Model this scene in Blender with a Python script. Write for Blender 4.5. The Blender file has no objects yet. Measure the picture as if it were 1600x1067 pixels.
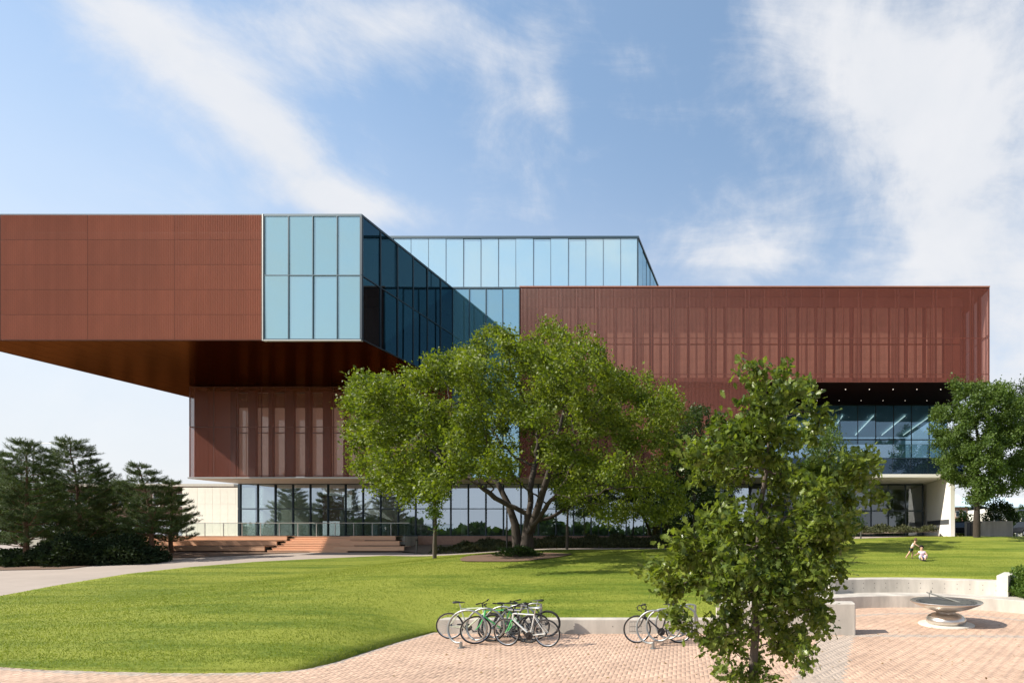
import bpy, bmesh, math, random
import numpy as np
from mathutils import Vector, Matrix, kdtree
from mathutils.geometry import delaunay_2d_cdt
random.seed(7); np.random.seed(7)
R = math.radians
sc = bpy.context.scene
COL = sc.collection
H = 2.65            # eye height above the plaza
F, VX, VY = 775.0, 1188.0, 837.0   # survey constants of the view (photo pixels)

# ------------------------------------------------------------------ camera
cam = bpy.data.cameras.new('camera'); cob = bpy.data.objects.new('camera', cam); COL.objects.link(cob)
cob.location = (0, 0, H); cob.rotation_euler = (R(90), 0, 0)
cam.sensor_width = 36; cam.lens = F/1600*36
cam.shift_x = (800-VX)/1600; cam.shift_y = (VY-533.5)/1600
cam.clip_start = 0.1; cam.clip_end = 6000
sc.camera = cob
# ------------------------------------------------------------------ sun + colour management
SUN = Vector((1, .35, -.84)).normalized()
sun = bpy.data.lights.new('sun', 'SUN'); sun.energy = 5.0; sun.angle = R(.5); sun.color = (1, .93, .82)
so = bpy.data.objects.new('sun', sun); COL.objects.link(so)
so.rotation_euler = SUN.to_track_quat('-Z', 'Y').to_euler(); so.location = (-40, -14, 50)
vs = sc.view_settings
vs.view_transform = 'Standard'; vs.look = 'None'; vs.gamma = 1; vs.use_curve_mapping = False
vs.exposure = 0.6
# ------------------------------------------------------------------ sky
world = bpy.data.worlds.new('World'); sc.world = world; world.use_nodes = True
def build_sky():
    nt = world.node_tree; N = nt.nodes; L = nt.links
    N.clear()
    out = N.new('ShaderNodeOutputWorld'); bg = N.new('ShaderNodeBackground'); bg.inputs[1].default_value = .14
    L.new(bg.outputs[0], out.inputs[0])
    sky = N.new('ShaderNodeTexSky'); sky.sky_type = 'NISHITA'; sky.sun_disc = False
    sky.sun_elevation = R(38.4); sky.sun_rotation = R(250.7); sky.air_density = 1.0; sky.dust_density = .6; sky.ozone_density = 2.0
    tc = N.new('ShaderNodeTexCoord'); sep = N.new('ShaderNodeSeparateXYZ'); L.new(tc.outputs['Generated'], sep.inputs[0])
    def M(op, a, b=None, c=None, clamp=False):
        n = N.new('ShaderNodeMath'); n.operation = op; n.use_clamp = clamp
        for i, v in enumerate((a, b, c)):
            if v is None: continue
            if isinstance(v, (int, float)): n.inputs[i].default_value = v
            else: L.new(v, n.inputs[i])
        return n.outputs[0]
    X, Y, Z = sep.outputs
    yy = M('MAXIMUM', M('ABSOLUTE', Y), .12)
    u = M('DIVIDE', X, yy); v = M('DIVIDE', Z, yy)
    uv = N.new('ShaderNodeCombineXYZ'); L.new(u, uv.inputs[0]); L.new(v, uv.inputs[1])
    def gauss(px, py, rx, ry, ang, amp):
        # soft elongated cloud bank at a fixed bearing
        a = N.new('ShaderNodeVectorMath'); a.operation = 'SUBTRACT'; L.new(uv.outputs[0], a.inputs[0])
        a.inputs[1].default_value = ((px-VX)/F, (VY-py)/F, 0)
        m = N.new('ShaderNodeVectorRotate'); m.rotation_type = 'Z_AXIS'; m.inputs['Angle'].default_value = R(ang)
        L.new(a.outputs[0], m.inputs[0])
        s = N.new('ShaderNodeVectorMath'); s.operation = 'MULTIPLY'; L.new(m.outputs[0], s.inputs[0]); s.inputs[1].default_value = (F/rx, F/ry, 0)
        d = N.new('ShaderNodeVectorMath'); d.operation = 'DOT_PRODUCT'; L.new(s.outputs[0], d.inputs[0]); L.new(s.outputs[0], d.inputs[1])
        return M('MULTIPLY', M('EXPONENT', M('MULTIPLY', d.outputs['Value'], -1)), amp)
    banks = [(150, 5, 150, 55, 32, 1.0), (330, 130, 220, 62, 38, 1.0), (450, 235, 150, 50, 42, 1.0), (560, 322, 150, 30, 8, 1.1),
             (580, 60, 210, 80, 10, .85), (860, 165, 34, 70, -20, .42), (1300, 30, 170, 110, 30, .85), (1560, 160, 250, 260, 0, 1.3),
             (1390, 170, 110, 90, 0, .5), (1500, 400, 150, 130, 20, 1.0), (1130, 395, 125, 48, 0, 1.15), (1240, 330, 46, 60, -40, .55),
             (1640, 560, 150, 120, 0, .9)]
    tot = None
    for b in banks:
        g = gauss(*b); tot = g if tot is None else M('ADD', tot, g)
    front = M('GREATER_THAN', Y, 0)
    back_c = M('MULTIPLY', M('SUBTRACT', 1, front), .42)
    tot = M('ADD', M('MULTIPLY', tot, front), back_c)
    # wispy detail: domain on a cloud layer
    zz = M('ADD', M('MAXIMUM', Z, 0), .22)
    cl = N.new('ShaderNodeCombineXYZ'); L.new(M('DIVIDE', X, zz), cl.inputs[0]); L.new(M('DIVIDE', Y, zz), cl.inputs[1])
    mp = N.new('ShaderNodeMapping'); L.new(cl.outputs[0], mp.inputs[0]); mp.inputs['Rotation'].default_value = (0, 0, R(35)); mp.inputs['Scale'].default_value = (1.0, 2.3, 1)
    n1 = N.new('ShaderNodeTexNoise'); n1.inputs['Scale'].default_value = 1.7; n1.inputs['Detail'].default_value = 9; n1.inputs['Roughness'].default_value = .62; n1.inputs['Distortion'].default_value = .6
    L.new(mp.outputs[0], n1.inputs[0])
    n2 = N.new('ShaderNodeTexNoise'); n2.inputs['Scale'].default_value = 7; n2.inputs['Detail'].default_value = 8; n2.inputs['Roughness'].default_value = .6; n2.inputs['Distortion'].default_value = .3
    L.new(tc.outputs['Generated'], n2.inputs[0])
    n4 = N.new('ShaderNodeTexNoise'); n4.inputs['Scale'].default_value = 9; n4.inputs['Detail'].default_value = 8; n4.inputs['Roughness'].default_value = .68; n4.inputs['Distortion'].default_value = 1.2
    mp4 = N.new('ShaderNodeMapping'); mp4.inputs['Rotation'].default_value = (0, R(38), 0); mp4.inputs['Scale'].default_value = (.35, 1, 1.3); L.new(tc.outputs['Generated'], mp4.inputs[0]); L.new(mp4.outputs[0], n4.inputs[0])
    nz = M('ADD', M('ADD', M('MULTIPLY', M('SUBTRACT', n1.outputs[0], .5), .9), M('MULTIPLY', M('SUBTRACT', n2.outputs[0], .5), 2.4)), M('MULTIPLY', M('SUBTRACT', n4.outputs[0], .5), 1.3))
    dens = M('ADD', tot, nz)
    mr = N.new('ShaderNodeMapRange'); mr.interpolation_type = 'SMOOTHSTEP'; mr.inputs[1].default_value = .0; mr.inputs[2].default_value = 1.5
    mr.inputs[3].default_value = 0; mr.inputs[4].default_value = .93; L.new(dens, mr.inputs[0])
    # pale veil towards the horizon
    hz = N.new('ShaderNodeMapRange'); hz.interpolation_type = 'SMOOTHSTEP'; hz.inputs[1].default_value = 0; hz.inputs[2].default_value = .66
    hz.inputs[3].default_value = .96; hz.inputs[4].default_value = .06; L.new(Z, hz.inputs[0])
    fac = M('SUBTRACT', 1, M('MULTIPLY', M('SUBTRACT', 1, mr.outputs[0]), M('SUBTRACT', 1, hz.outputs[0])))
    cc = N.new('ShaderNodeMixRGB'); cc.inputs[1].default_value = (3.5, 3.7, 4.0, 1); cc.inputs[2].default_value = (4.55, 4.5, 4.55, 1)
    L.new(n2.outputs[0], cc.inputs[0])
    tint = N.new('ShaderNodeMixRGB'); tint.blend_type = 'MULTIPLY'; tint.inputs[0].default_value = 1; tint.inputs[2].default_value = (1.05, 1.07, 1.0, 1)
    veil = N.new('ShaderNodeMixRGB'); veil.inputs[0].default_value = .22; veil.inputs[2].default_value = (1.5, 2.5, 4.2, 1); L.new(sky.outputs[0], veil.inputs[1])
    L.new(veil.outputs[0], tint.inputs[1])
    mx = N.new('ShaderNodeMixRGB'); L.new(fac, mx.inputs[0]); L.new(tint.outputs[0], mx.inputs[1]); L.new(cc.outputs[0], mx.inputs[2])
    L.new(mx.outputs[0], bg.inputs[0])
build_sky()

# ------------------------------------------------------------------ helpers
def W(px, py, D):
    "point at distance D on the sight line (px, py)"
    return Vector(((px-VX)/F*D, D, H+(VY-py)/F*D))
def sp(D): return F/D
def link(o, parent=None):
    COL.objects.link(o)
    if parent is not None: o.parent = parent
    return o
def mesh_obj(name, V, Fc, mat, parent=None, smooth=False, loc=None):
    me = bpy.data.meshes.new(name); me.from_pydata([tuple(v) for v in V], [], Fc); me.update()
    if mat is not None:
        for m in (mat if isinstance(mat, list) else [mat]): me.materials.append(m)
    if smooth: me.polygons.foreach_set('use_smooth', [True]*len(me.polygons))
    o = bpy.data.objects.new(name, me); link(o, parent)
    if loc is not None: o.location = loc
    return o
def np_obj(name, V, tris, mat, parent=None, smooth=False, k=3):
    me = bpy.data.meshes.new(name); V = np.asarray(V, np.float32); tris = np.asarray(tris, np.int32)
    me.vertices.add(len(V)); me.vertices.foreach_set('co', V.ravel())
    n = len(tris); me.loops.add(n*k); me.loops.foreach_set('vertex_index', tris.ravel())
    me.polygons.add(n); me.polygons.foreach_set('loop_start', np.arange(0, n*k, k, dtype=np.int32))
    me.update(calc_edges=True)
    if smooth: me.polygons.foreach_set('use_smooth', np.ones(n, bool))
    me.materials.append(mat)
    o = bpy.data.objects.new(name, me); return link(o, parent)
class MB:
    def __init__(s): s.V = []; s.F = []
    def box(s, x0, y0, z0, x1, y1, z1):
        b = len(s.V)
        s.V += [(x0,y0,z0),(x1,y0,z0),(x1,y1,z0),(x0,y1,z0),(x0,y0,z1),(x1,y0,z1),(x1,y1,z1),(x0,y1,z1)]
        s.F += [(b,b+3,b+2,b+1),(b+4,b+5,b+6,b+7),(b,b+1,b+5,b+4),(b+1,b+2,b+6,b+5),(b+2,b+3,b+7,b+6),(b+3,b,b+4,b+7)]; return s
    def tube(s, P, r, n=8, closed=False, cap=True):
        P = [Vector(p) for p in P]; m = len(P); rr = r if isinstance(r, (list, tuple)) else [r]*m
        b = len(s.V); up = None
        for i in range(m):
            if closed: t = P[(i+1) % m]-P[i-1]
            else: t = P[min(i+1, m-1)]-P[max(i-1, 0)]
            t = t.normalized() if t.length > 1e-9 else Vector((0,0,1))
            if up is None:
                up = Vector((0,0,1)) if abs(t.z) < .9 else Vector((1,0,0))
            a = t.cross(up)
            if a.length < 1e-6: a = t.cross(Vector((0,1,0)))
            a.normalize(); c = a.cross(t); up = c
            for k in range(n):
                q = 2*math.pi*k/n; s.V.append(tuple(P[i]+(a*math.cos(q)+c*math.sin(q))*rr[i]))
        for i in range(m if closed else m-1):
            j = (i+1) % m
            for k in range(n):
                k2 = (k+1) % n; s.F.append((b+i*n+k, b+i*n+k2, b+j*n+k2, b+j*n+k))
        if cap and not closed:
            s.F.append(tuple(b+k for k in reversed(range(n)))); s.F.append(tuple(b+(m-1)*n+k for k in range(n)))
        return s
    def lathe(s, prof, n=40, c=(0,0,0)):
        b = len(s.V)
        for (r, z) in prof:
            for k in range(n):
                a = 2*math.pi*k/n; s.V.append((c[0]+r*math.cos(a), c[1]+r*math.sin(a), c[2]+z))
        for i in range(len(prof)-1):
            for k in range(n):
                k2 = (k+1) % n; s.F.append((b+i*n+k, b+i*n+k2, b+(i+1)*n+k2, b+(i+1)*n+k))
        s.F.append(tuple(b+k for k in reversed(range(n)))); s.F.append(tuple(b+(len(prof)-1)*n+k for k in range(n)))
        return s
    def build(s, name, mat, parent=None, smooth=False, bevel=0, loc=None):
        o = mesh_obj(name, s.V, s.F, mat, parent, False, loc)
        if bevel:
            bm = bmesh.new(); bm.from_mesh(o.data)
            bmesh.ops.bevel(bm, geom=bm.edges[:], offset=bevel, segments=2, affect='EDGES', clamp_overlap=True)
            bm.to_mesh(o.data); bm.free()
        if smooth:
            o.data.polygons.foreach_set('use_smooth', [True]*len(o.data.polygons))
            try: o.data.set_sharp_from_angle(angle=R(40))
            except Exception: pass
        return o
def empty(name, label, cat, loc=(0,0,0), rz=0, group=None):
    o = bpy.data.objects.new(name, None); link(o); o.location = loc; o.rotation_euler = (0,0,rz); o.empty_display_size = .2
    o['label'] = label; o['category'] = cat
    if group: o['group'] = group
    return o
def tag(o, label, cat, group=None):
    o['label'] = label; o['category'] = cat
    if group: o['group'] = group
    return o
def structure(o): o['kind'] = 'structure'; return o
def stuff(o): o['kind'] = 'stuff'; return o
def copy_tree(o, parent=None):
    c = o.copy(); link(c)
    if parent is not None: c.parent = parent
    for ch in list(o.children): copy_tree(ch, c)
    return c

# ------------------------------------------------------------------ materials
def new_mat(name):
    m = bpy.data.materials.new(name); m.use_nodes = True; nt = m.node_tree
    return m, nt, nt.nodes, nt.links, nt.nodes['Principled BSDF']
def mat(name, col, rough=.6, metal=0, var=.12, vscale=4, bump=0, bscale=40, spec=None, stretch=(1,1,1), island=0, big=0, bigscale=.3):
    m, nt, N, L, P = new_mat(name)
    P.inputs['Roughness'].default_value = rough; P.inputs['Metallic'].default_value = metal
    if spec is not None: P.inputs['Specular IOR Level'].default_value = spec
    tc = N.new('ShaderNodeTexCoord'); mp = N.new('ShaderNodeMapping'); mp.inputs['Scale'].default_value = stretch; L.new(tc.outputs['Object'], mp.inputs[0])
    n = N.new('ShaderNodeTexNoise'); n.inputs['Scale'].default_value = vscale; n.inputs['Detail'].default_value = 8; n.inputs['Roughness'].default_value = .6; L.new(mp.outputs[0], n.inputs[0])
    val = n.outputs[0]
    mr = N.new('ShaderNodeMapRange'); mr.inputs[1].default_value = .25; mr.inputs[2].default_value = .75; mr.inputs[3].default_value = 1-var; mr.inputs[4].default_value = 1+var; L.new(val, mr.inputs[0])
    fac = mr.outputs[0]
    def mul(a, b):
        q = N.new('ShaderNodeMath'); q.operation = 'MULTIPLY'; L.new(a, q.inputs[0]); L.new(b, q.inputs[1]); return q.outputs[0]
    if big:
        n3 = N.new('ShaderNodeTexNoise'); n3.inputs['Scale'].default_value = bigscale; n3.inputs['Detail'].default_value = 4; L.new(mp.outputs[0], n3.inputs[0])
        r3 = N.new('ShaderNodeMapRange'); r3.inputs[1].default_value = .3; r3.inputs[2].default_value = .7; r3.inputs[3].default_value = 1-big; r3.inputs[4].default_value = 1+big; L.new(n3.outputs[0], r3.inputs[0])
        fac = mul(fac, r3.outputs[0])
    if island:
        g = N.new('ShaderNodeNewGeometry'); oi = N.new('ShaderNodeObjectInfo')
        ad = N.new('ShaderNodeMath'); ad.operation = 'ADD'; L.new(g.outputs['Random Per Island'], ad.inputs[0]); L.new(oi.outputs['Random'], ad.inputs[1])
        fr = N.new('ShaderNodeMath'); fr.operation = 'FRACT'; L.new(ad.outputs[0], fr.inputs[0])
        r4 = N.new('ShaderNodeMapRange'); r4.inputs[3].default_value = 1-island; r4.inputs[4].default_value = 1+island; L.new(fr.outputs[0], r4.inputs[0])
        fac = mul(fac, r4.outputs[0])
    cm = N.new('ShaderNodeVectorMath'); cm.operation = 'SCALE'; cm.inputs[0].default_value = col[:3]; L.new(fac, cm.inputs['Scale'])
    L.new(cm.outputs[0], P.inputs['Base Color'])
    if bump:
        n2 = N.new('ShaderNodeTexNoise'); n2.inputs['Scale'].default_value = bscale; n2.inputs['Detail'].default_value = 5; L.new(mp.outputs[0], n2.inputs[0])
        b = N.new('ShaderNodeBump'); b.inputs['Strength'].default_value = bump; b.inputs['Distance'].default_value = .02; L.new(n2.outputs[0], b.inputs['Height']); L.new(b.outputs[0], P.inputs['Normal'])
    return m
def leaf_mat(name, c1, c2, trans=.35, rough=.42):
    m, nt, N, L, P = new_mat(name)
    g = N.new('ShaderNodeNewGeometry'); oi = N.new('ShaderNodeObjectInfo'); tc = N.new('ShaderNodeTexCoord')
    n = N.new('ShaderNodeTexNoise'); n.inputs['Scale'].default_value = .7; n.inputs['Detail'].default_value = 3; L.new(tc.outputs['Object'], n.inputs[0])
    ad = N.new('ShaderNodeMath'); ad.operation = 'MULTIPLY_ADD'; L.new(n.outputs[0], ad.inputs[0]); ad.inputs[1].default_value = .9; ad.inputs[2].default_value = -.2
    ad2 = N.new('ShaderNodeMath'); ad2.operation = 'MULTIPLY_ADD'; ad2.use_clamp = True; L.new(g.outputs['Random Per Island'], ad2.inputs[0]); ad2.inputs[1].default_value = .6; L.new(ad.outputs[0], ad2.inputs[2])
    mx = N.new('ShaderNodeMixRGB'); mx.inputs[1].default_value = (*c1, 1); mx.inputs[2].default_value = (*c2, 1); L.new(ad2.outputs[0], mx.inputs[0])
    L.new(mx.outputs[0], P.inputs['Base Color']); P.inputs['Roughness'].default_value = rough+.12; P.inputs['Specular IOR Level'].default_value = .3
    t = N.new('ShaderNodeBsdfTranslucent')
    tm = N.new('ShaderNodeMixRGB'); tm.blend_type = 'MULTIPLY'; tm.inputs[0].default_value = 1; tm.inputs[2].default_value = (1.7, 1.75, .6, 1); L.new(mx.outputs[0], tm.inputs[1]); L.new(tm.outputs[0], t.inputs[0])
    ms = N.new('ShaderNodeMixShader'); ms.inputs[0].default_value = trans; L.new(P.outputs[0], ms.inputs[1]); L.new(t.outputs[0], ms.inputs[2])
    L.new(ms.outputs[0], N['Material Output'].inputs[0]); return m
def glass_mat(name, tint, refl, base=None, basef=0.0, rough=.0, rtint=(.85, .93, 1)):
    "coated architectural glass: reflects, passes tinted light; basef = opaque share (frit / blind)"
    m, nt, N, L, P = new_mat(name)
    tr = N.new('ShaderNodeBsdfTransparent'); tr.inputs[0].default_value = (*tint, 1)
    gl = N.new('ShaderNodeBsdfGlossy'); gl.inputs[0].default_value = (*rtint, 1); gl.inputs['Roughness'].default_value = rough
    tc = N.new('ShaderNodeTexCoord'); nz = N.new('ShaderNodeTexNoise'); nz.inputs['Scale'].default_value = .35; nz.inputs['Detail'].default_value = 1; L.new(tc.outputs['Object'], nz.inputs[0])
    oi = N.new('ShaderNodeObjectInfo')
    bp = N.new('ShaderNodeBump'); bp.inputs['Strength'].default_value = .05; bp.inputs['Distance'].default_value = .03; L.new(nz.outputs[0], bp.inputs['Height']); L.new(bp.outputs[0], gl.inputs['Normal'])
    lw = N.new('ShaderNodeLayerWeight'); lw.inputs[0].default_value = .25
    mr = N.new('ShaderNodeMapRange'); mr.inputs[3].default_value = refl; mr.inputs[4].default_value = .95; L.new(lw.outputs['Fresnel'], mr.inputs[0])
    rv = N.new('ShaderNodeMapRange'); rv.inputs[3].default_value = -.035; rv.inputs[4].default_value = .035; L.new(oi.outputs['Random'], rv.inputs[0])
    ad = N.new('ShaderNodeMath'); ad.operation = 'ADD'; ad.use_clamp = True; L.new(mr.outputs[0], ad.inputs[0]); L.new(rv.outputs[0], ad.inputs[1])
    under = tr.outputs[0]
    if basef > 0:
        df = N.new('ShaderNodeBsdfDiffuse'); df.inputs[0].default_value = (*base, 1)
        m2 = N.new('ShaderNodeMixShader'); m2.inputs[0].default_value = basef; L.new(tr.outputs[0], m2.inputs[1]); L.new(df.outputs[0], m2.inputs[2]); under = m2.outputs[0]
    ms = N.new('ShaderNodeMixShader'); L.new(ad.outputs[0], ms.inputs[0]); L.new(under, ms.inputs[1]); L.new(gl.outputs[0], ms.inputs[2])
    L.new(ms.outputs[0], N['Material Output'].inputs[0]); return m
def screen_mat(name, col, open_=.24, dot=.16, pitch=.075):
    "perforated painted metal: round holes in a staggered grid let light and view through"
    m, nt, N, L, P = new_mat(name)
    P.inputs['Roughness'].default_value = .45; P.inputs['Specular IOR Level'].default_value = .35
    def M(op, a, b=None, clamp=False):
        n = N.new('ShaderNodeMath'); n.operation = op; n.use_clamp = clamp
        for i, v in enumerate((a, b)):
            if v is None: continue
            if isinstance(v, (int, float)): n.inputs[i].default_value = v
            else: L.new(v, n.inputs[i])
        return n.outputs[0]
    tc = N.new('ShaderNodeTexCoord'); se = N.new('ShaderNodeSeparateXYZ'); L.new(tc.outputs['Object'], se.inputs[0])
    k = 2*math.pi/pitch
    w = M('MULTIPLY', M('SINE', M('MULTIPLY', se.outputs[0], k)), M('SINE', M('MULTIPLY', se.outputs[2], k)))
    hole = M('GREATER_THAN', w, .35)
    oi = N.new('ShaderNodeObjectInfo'); nz = N.new('ShaderNodeTexNoise'); nz.inputs['Scale'].default_value = .6; nz.inputs['Detail'].default_value = 5
    mp = N.new('ShaderNodeMapping'); mp.inputs['Scale'].default_value = (3, 3, .6); L.new(tc.outputs['Object'], mp.inputs[0]); L.new(mp.outputs[0], nz.inputs[0])
    v = M('ADD', M('MULTIPLY', M('SUBTRACT', oi.outputs['Random'], .5), .10), M('ADD', M('MULTIPLY', M('SUBTRACT', nz.outputs[0], .5), .35), 1))
    v = M('MULTIPLY', v, M('SUBTRACT', 1, M('MULTIPLY', hole, .22)))
    cm = N.new('ShaderNodeVectorMath'); cm.operation = 'SCALE'; cm.inputs[0].default_value = col; L.new(v, cm.inputs['Scale']); L.new(cm.outputs[0], P.inputs['Base Color'])
    tr = N.new('ShaderNodeBsdfTransparent'); ms = N.new('ShaderNodeMixShader')
    L.new(M('ADD', M('MULTIPLY', hole, dot*2), open_, clamp=True), ms.inputs[0]); L.new(P.outputs[0], ms.inputs[1]); L.new(tr.outputs[0], ms.inputs[2])
    L.new(ms.outputs[0], N['Material Output'].inputs[0]); return m
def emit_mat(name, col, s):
    m, nt, N, L, P = new_mat(name); P.inputs['Base Color'].default_value = (*col, 1); P.inputs['Emission Color'].default_value = (*col, 1); P.inputs['Emission Strength'].default_value = s; return m

RED = (.50, .165, .095)
M_screen = screen_mat('copper_screen', RED, .12, .09)
M_screen_r = screen_mat('copper_screen_open', (.20, .050, .030), .32, .22)
M_red = mat('copper_panel_solid', (.21, .062, .038), .5, var=.08, vscale=1.5)
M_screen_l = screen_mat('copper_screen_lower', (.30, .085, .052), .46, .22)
M_redlight = mat('copper_panel_inner', (.58, .28, .20), .6, var=.12, vscale=1.0, big=.15, bigscale=.5, stretch=(1,1,2))
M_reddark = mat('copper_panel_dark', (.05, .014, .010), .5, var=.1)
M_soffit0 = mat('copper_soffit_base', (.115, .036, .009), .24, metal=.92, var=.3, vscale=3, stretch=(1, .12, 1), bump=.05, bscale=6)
def soffit_material():
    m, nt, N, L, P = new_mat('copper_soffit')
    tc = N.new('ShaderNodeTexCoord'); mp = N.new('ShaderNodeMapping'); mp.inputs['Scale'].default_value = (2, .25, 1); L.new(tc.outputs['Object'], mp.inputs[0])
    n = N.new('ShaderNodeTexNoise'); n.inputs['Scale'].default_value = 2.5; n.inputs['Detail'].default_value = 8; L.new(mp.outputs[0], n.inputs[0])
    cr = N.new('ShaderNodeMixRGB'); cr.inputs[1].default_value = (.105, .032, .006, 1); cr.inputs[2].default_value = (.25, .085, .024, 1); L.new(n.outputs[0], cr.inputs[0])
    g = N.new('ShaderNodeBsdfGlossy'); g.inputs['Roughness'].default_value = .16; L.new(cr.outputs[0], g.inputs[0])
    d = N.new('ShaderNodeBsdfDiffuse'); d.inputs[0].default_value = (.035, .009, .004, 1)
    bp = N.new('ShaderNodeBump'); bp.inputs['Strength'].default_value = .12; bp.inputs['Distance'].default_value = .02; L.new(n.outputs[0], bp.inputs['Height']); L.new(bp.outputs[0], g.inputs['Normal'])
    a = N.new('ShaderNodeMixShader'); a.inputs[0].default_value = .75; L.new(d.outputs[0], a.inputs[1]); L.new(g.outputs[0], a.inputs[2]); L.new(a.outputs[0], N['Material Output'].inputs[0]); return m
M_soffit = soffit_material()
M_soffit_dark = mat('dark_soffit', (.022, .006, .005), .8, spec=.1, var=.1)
M_cream = mat('cream_stone', (.88, .83, .72), .75, var=.05, vscale=3, island=.03)
M_white = mat('white_panel', (.86, .82, .76), .6, var=.03, vscale=2)
M_beige = mat('beige_soffit', (.52, .41, .33), .6, var=.06, vscale=2)
M_frame = mat('dark_mullion', (.03, .045, .06), .4, metal=.4, var=.05)
M_framel = mat('grey_mullion', (.045, .085, .115), .4, metal=.3, var=.05)
M_trim = mat('light_trim', (.50, .50, .48), .4, metal=.3, var=.05)
M_teal = glass_mat('teal_glass', (.25, .5, .6), .42, (.19, .40, .45), .85, rtint=(.70, .84, .88))
M_side = glass_mat('dark_glass', (.10, .16, .19), .35, (.004, .012, .016), .6, rtint=(.11, .22, .29))
M_wallg = glass_mat('sky_glass', (.2, .4, .5), .45, (.12, .30, .37), .8, rtint=(.55, .80, .95))
M_topg = glass_mat('pale_glass', (.3, .5, .6), .50, (.34, .60, .72), .9, rtint=(.85, .96, 1))
M_ground = glass_mat('clear_glass', (.62, .72, .72), .50, rtint=(.72, .84, .98))
M_rightg = glass_mat('blue_glass', (.32, .5, .62), .16, (.12, .28, .40), .22, rtint=(.55, .78, 1.0))
M_rail = glass_mat('rail_glass', (.86, .93, .90), .12)
M_room = mat('room_wall', (.26, .27, .26), .8, var=.1, vscale=1)
M_roomd = mat('room_dark', (.06, .065, .07), .8, var=.1)
M_floor = mat('room_floor', (.18, .16, .14), .35, var=.1)
M_concrete = mat('concrete', (.47, .43, .375), .8, var=.10, vscale=3, bump=.25, bscale=30, big=.20, bigscale=1.1, stretch=(1.6,1.6,.4))
M_conc_cap = mat('concrete_cap', (.60, .56, .49), .8, var=.08, vscale=6, bump=.2)
M_hole = mat('tie_hole', (.12, .11, .10), .9)
M_wood = mat('cedar_plank', (.68, .40, .25), .55, var=.22, vscale=5, stretch=(.15, 6, 6), island=.12)
M_woodside = mat('step_shadow_gap', (.06, .035, .025), .8)
M_bark = mat('bark', (.045, .034, .026), .95, var=.35, vscale=6, bump=.9, bscale=14, stretch=(3,3,.5))
M_barkp = mat('pine_bark', (.16, .085, .05), .95, var=.3, vscale=6, bump=.8, bscale=20, stretch=(2,2,.6))
M_barky = mat('young_bark', (.10, .080, .064), .9, var=.25, vscale=12, bump=.5, stretch=(2,2,.5))
M_leaf = leaf_mat('elm_leaf', (.036, .075, .010), (.20, .24, .026), .32)
M_leafy = leaf_mat('young_leaf', (.055, .115, .018), (.13, .19, .03), .35)
M_leafd = leaf_mat('dark_leaf', (.022, .050, .012), (.05, .085, .018), .2)
M_leafr = leaf_mat('ash_leaf', (.045, .088, .018), (.105, .155, .030), .3)
M_leafo = leaf_mat('oak_leaf', (.026, .062, .012), (.205, .255, .045), .34, .22)
M_needle = leaf_mat('pine_needle', (.026, .054, .015), (.092, .128, .036), .15, .6)
M_junip = leaf_mat('juniper', (.010, .024, .008), (.028, .046, .014), .08, .7)
M_shrub = leaf_mat('shrub_leaf', (.045, .10, .016), (.12, .18, .03), .3)
M_plant = leaf_mat('bed_plant', (.035, .05, .018), (.10, .10, .045), .2, .6)
M_mulch = mat('wood_mulch', (.15, .09, .055), .95, var=.4, vscale=20, bump=1, bscale=40)
M_soil = mat('soil', (.16, .12, .085), .95, var=.3, vscale=8, bump=.6)
M_path = mat('concrete_path', (.36, .30, .255), .85, var=.07, vscale=2.5, big=.07, bigscale=.4, bump=.15, bscale=60)
M_asph = mat('asphalt', (.09, .09, .09), .9, var=.2, vscale=8)
M_brick = mat('clay_paver', (.50, .34, .245), .85, var=.10, vscale=14, island=.11, big=.16, bigscale=.6, bump=.2, bscale=80)
M_gbrick = mat('grey_paver', (.40, .325, .265), .85, var=.10, vscale=14, island=.09, bump=.2, bscale=80)
M_mortar = mat('paver_joint', (.47, .33, .245), .95, var=.2, vscale=3, bump=.4, bscale=80)
M_steel = mat('brushed_steel', (.62, .58, .53), .33, metal=.9, var=.06, vscale=3, stretch=(1,1,8))
M_steelm = mat('matte_steel', (.10, .10, .09), .5, metal=.2, var=.1)
M_black = mat('black_paint', (.012, .012, .014), .4, var=.1)
M_rubber = mat('tyre_rubber', (.018, .018, .018), .8, var=.1)
M_silver = mat('silver_metal', (.62, .63, .64), .3, metal=.9, var=.05)
M_galv = mat('galvanised_pipe', (.33, .34, .33), .42, metal=.75, var=.08)
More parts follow.
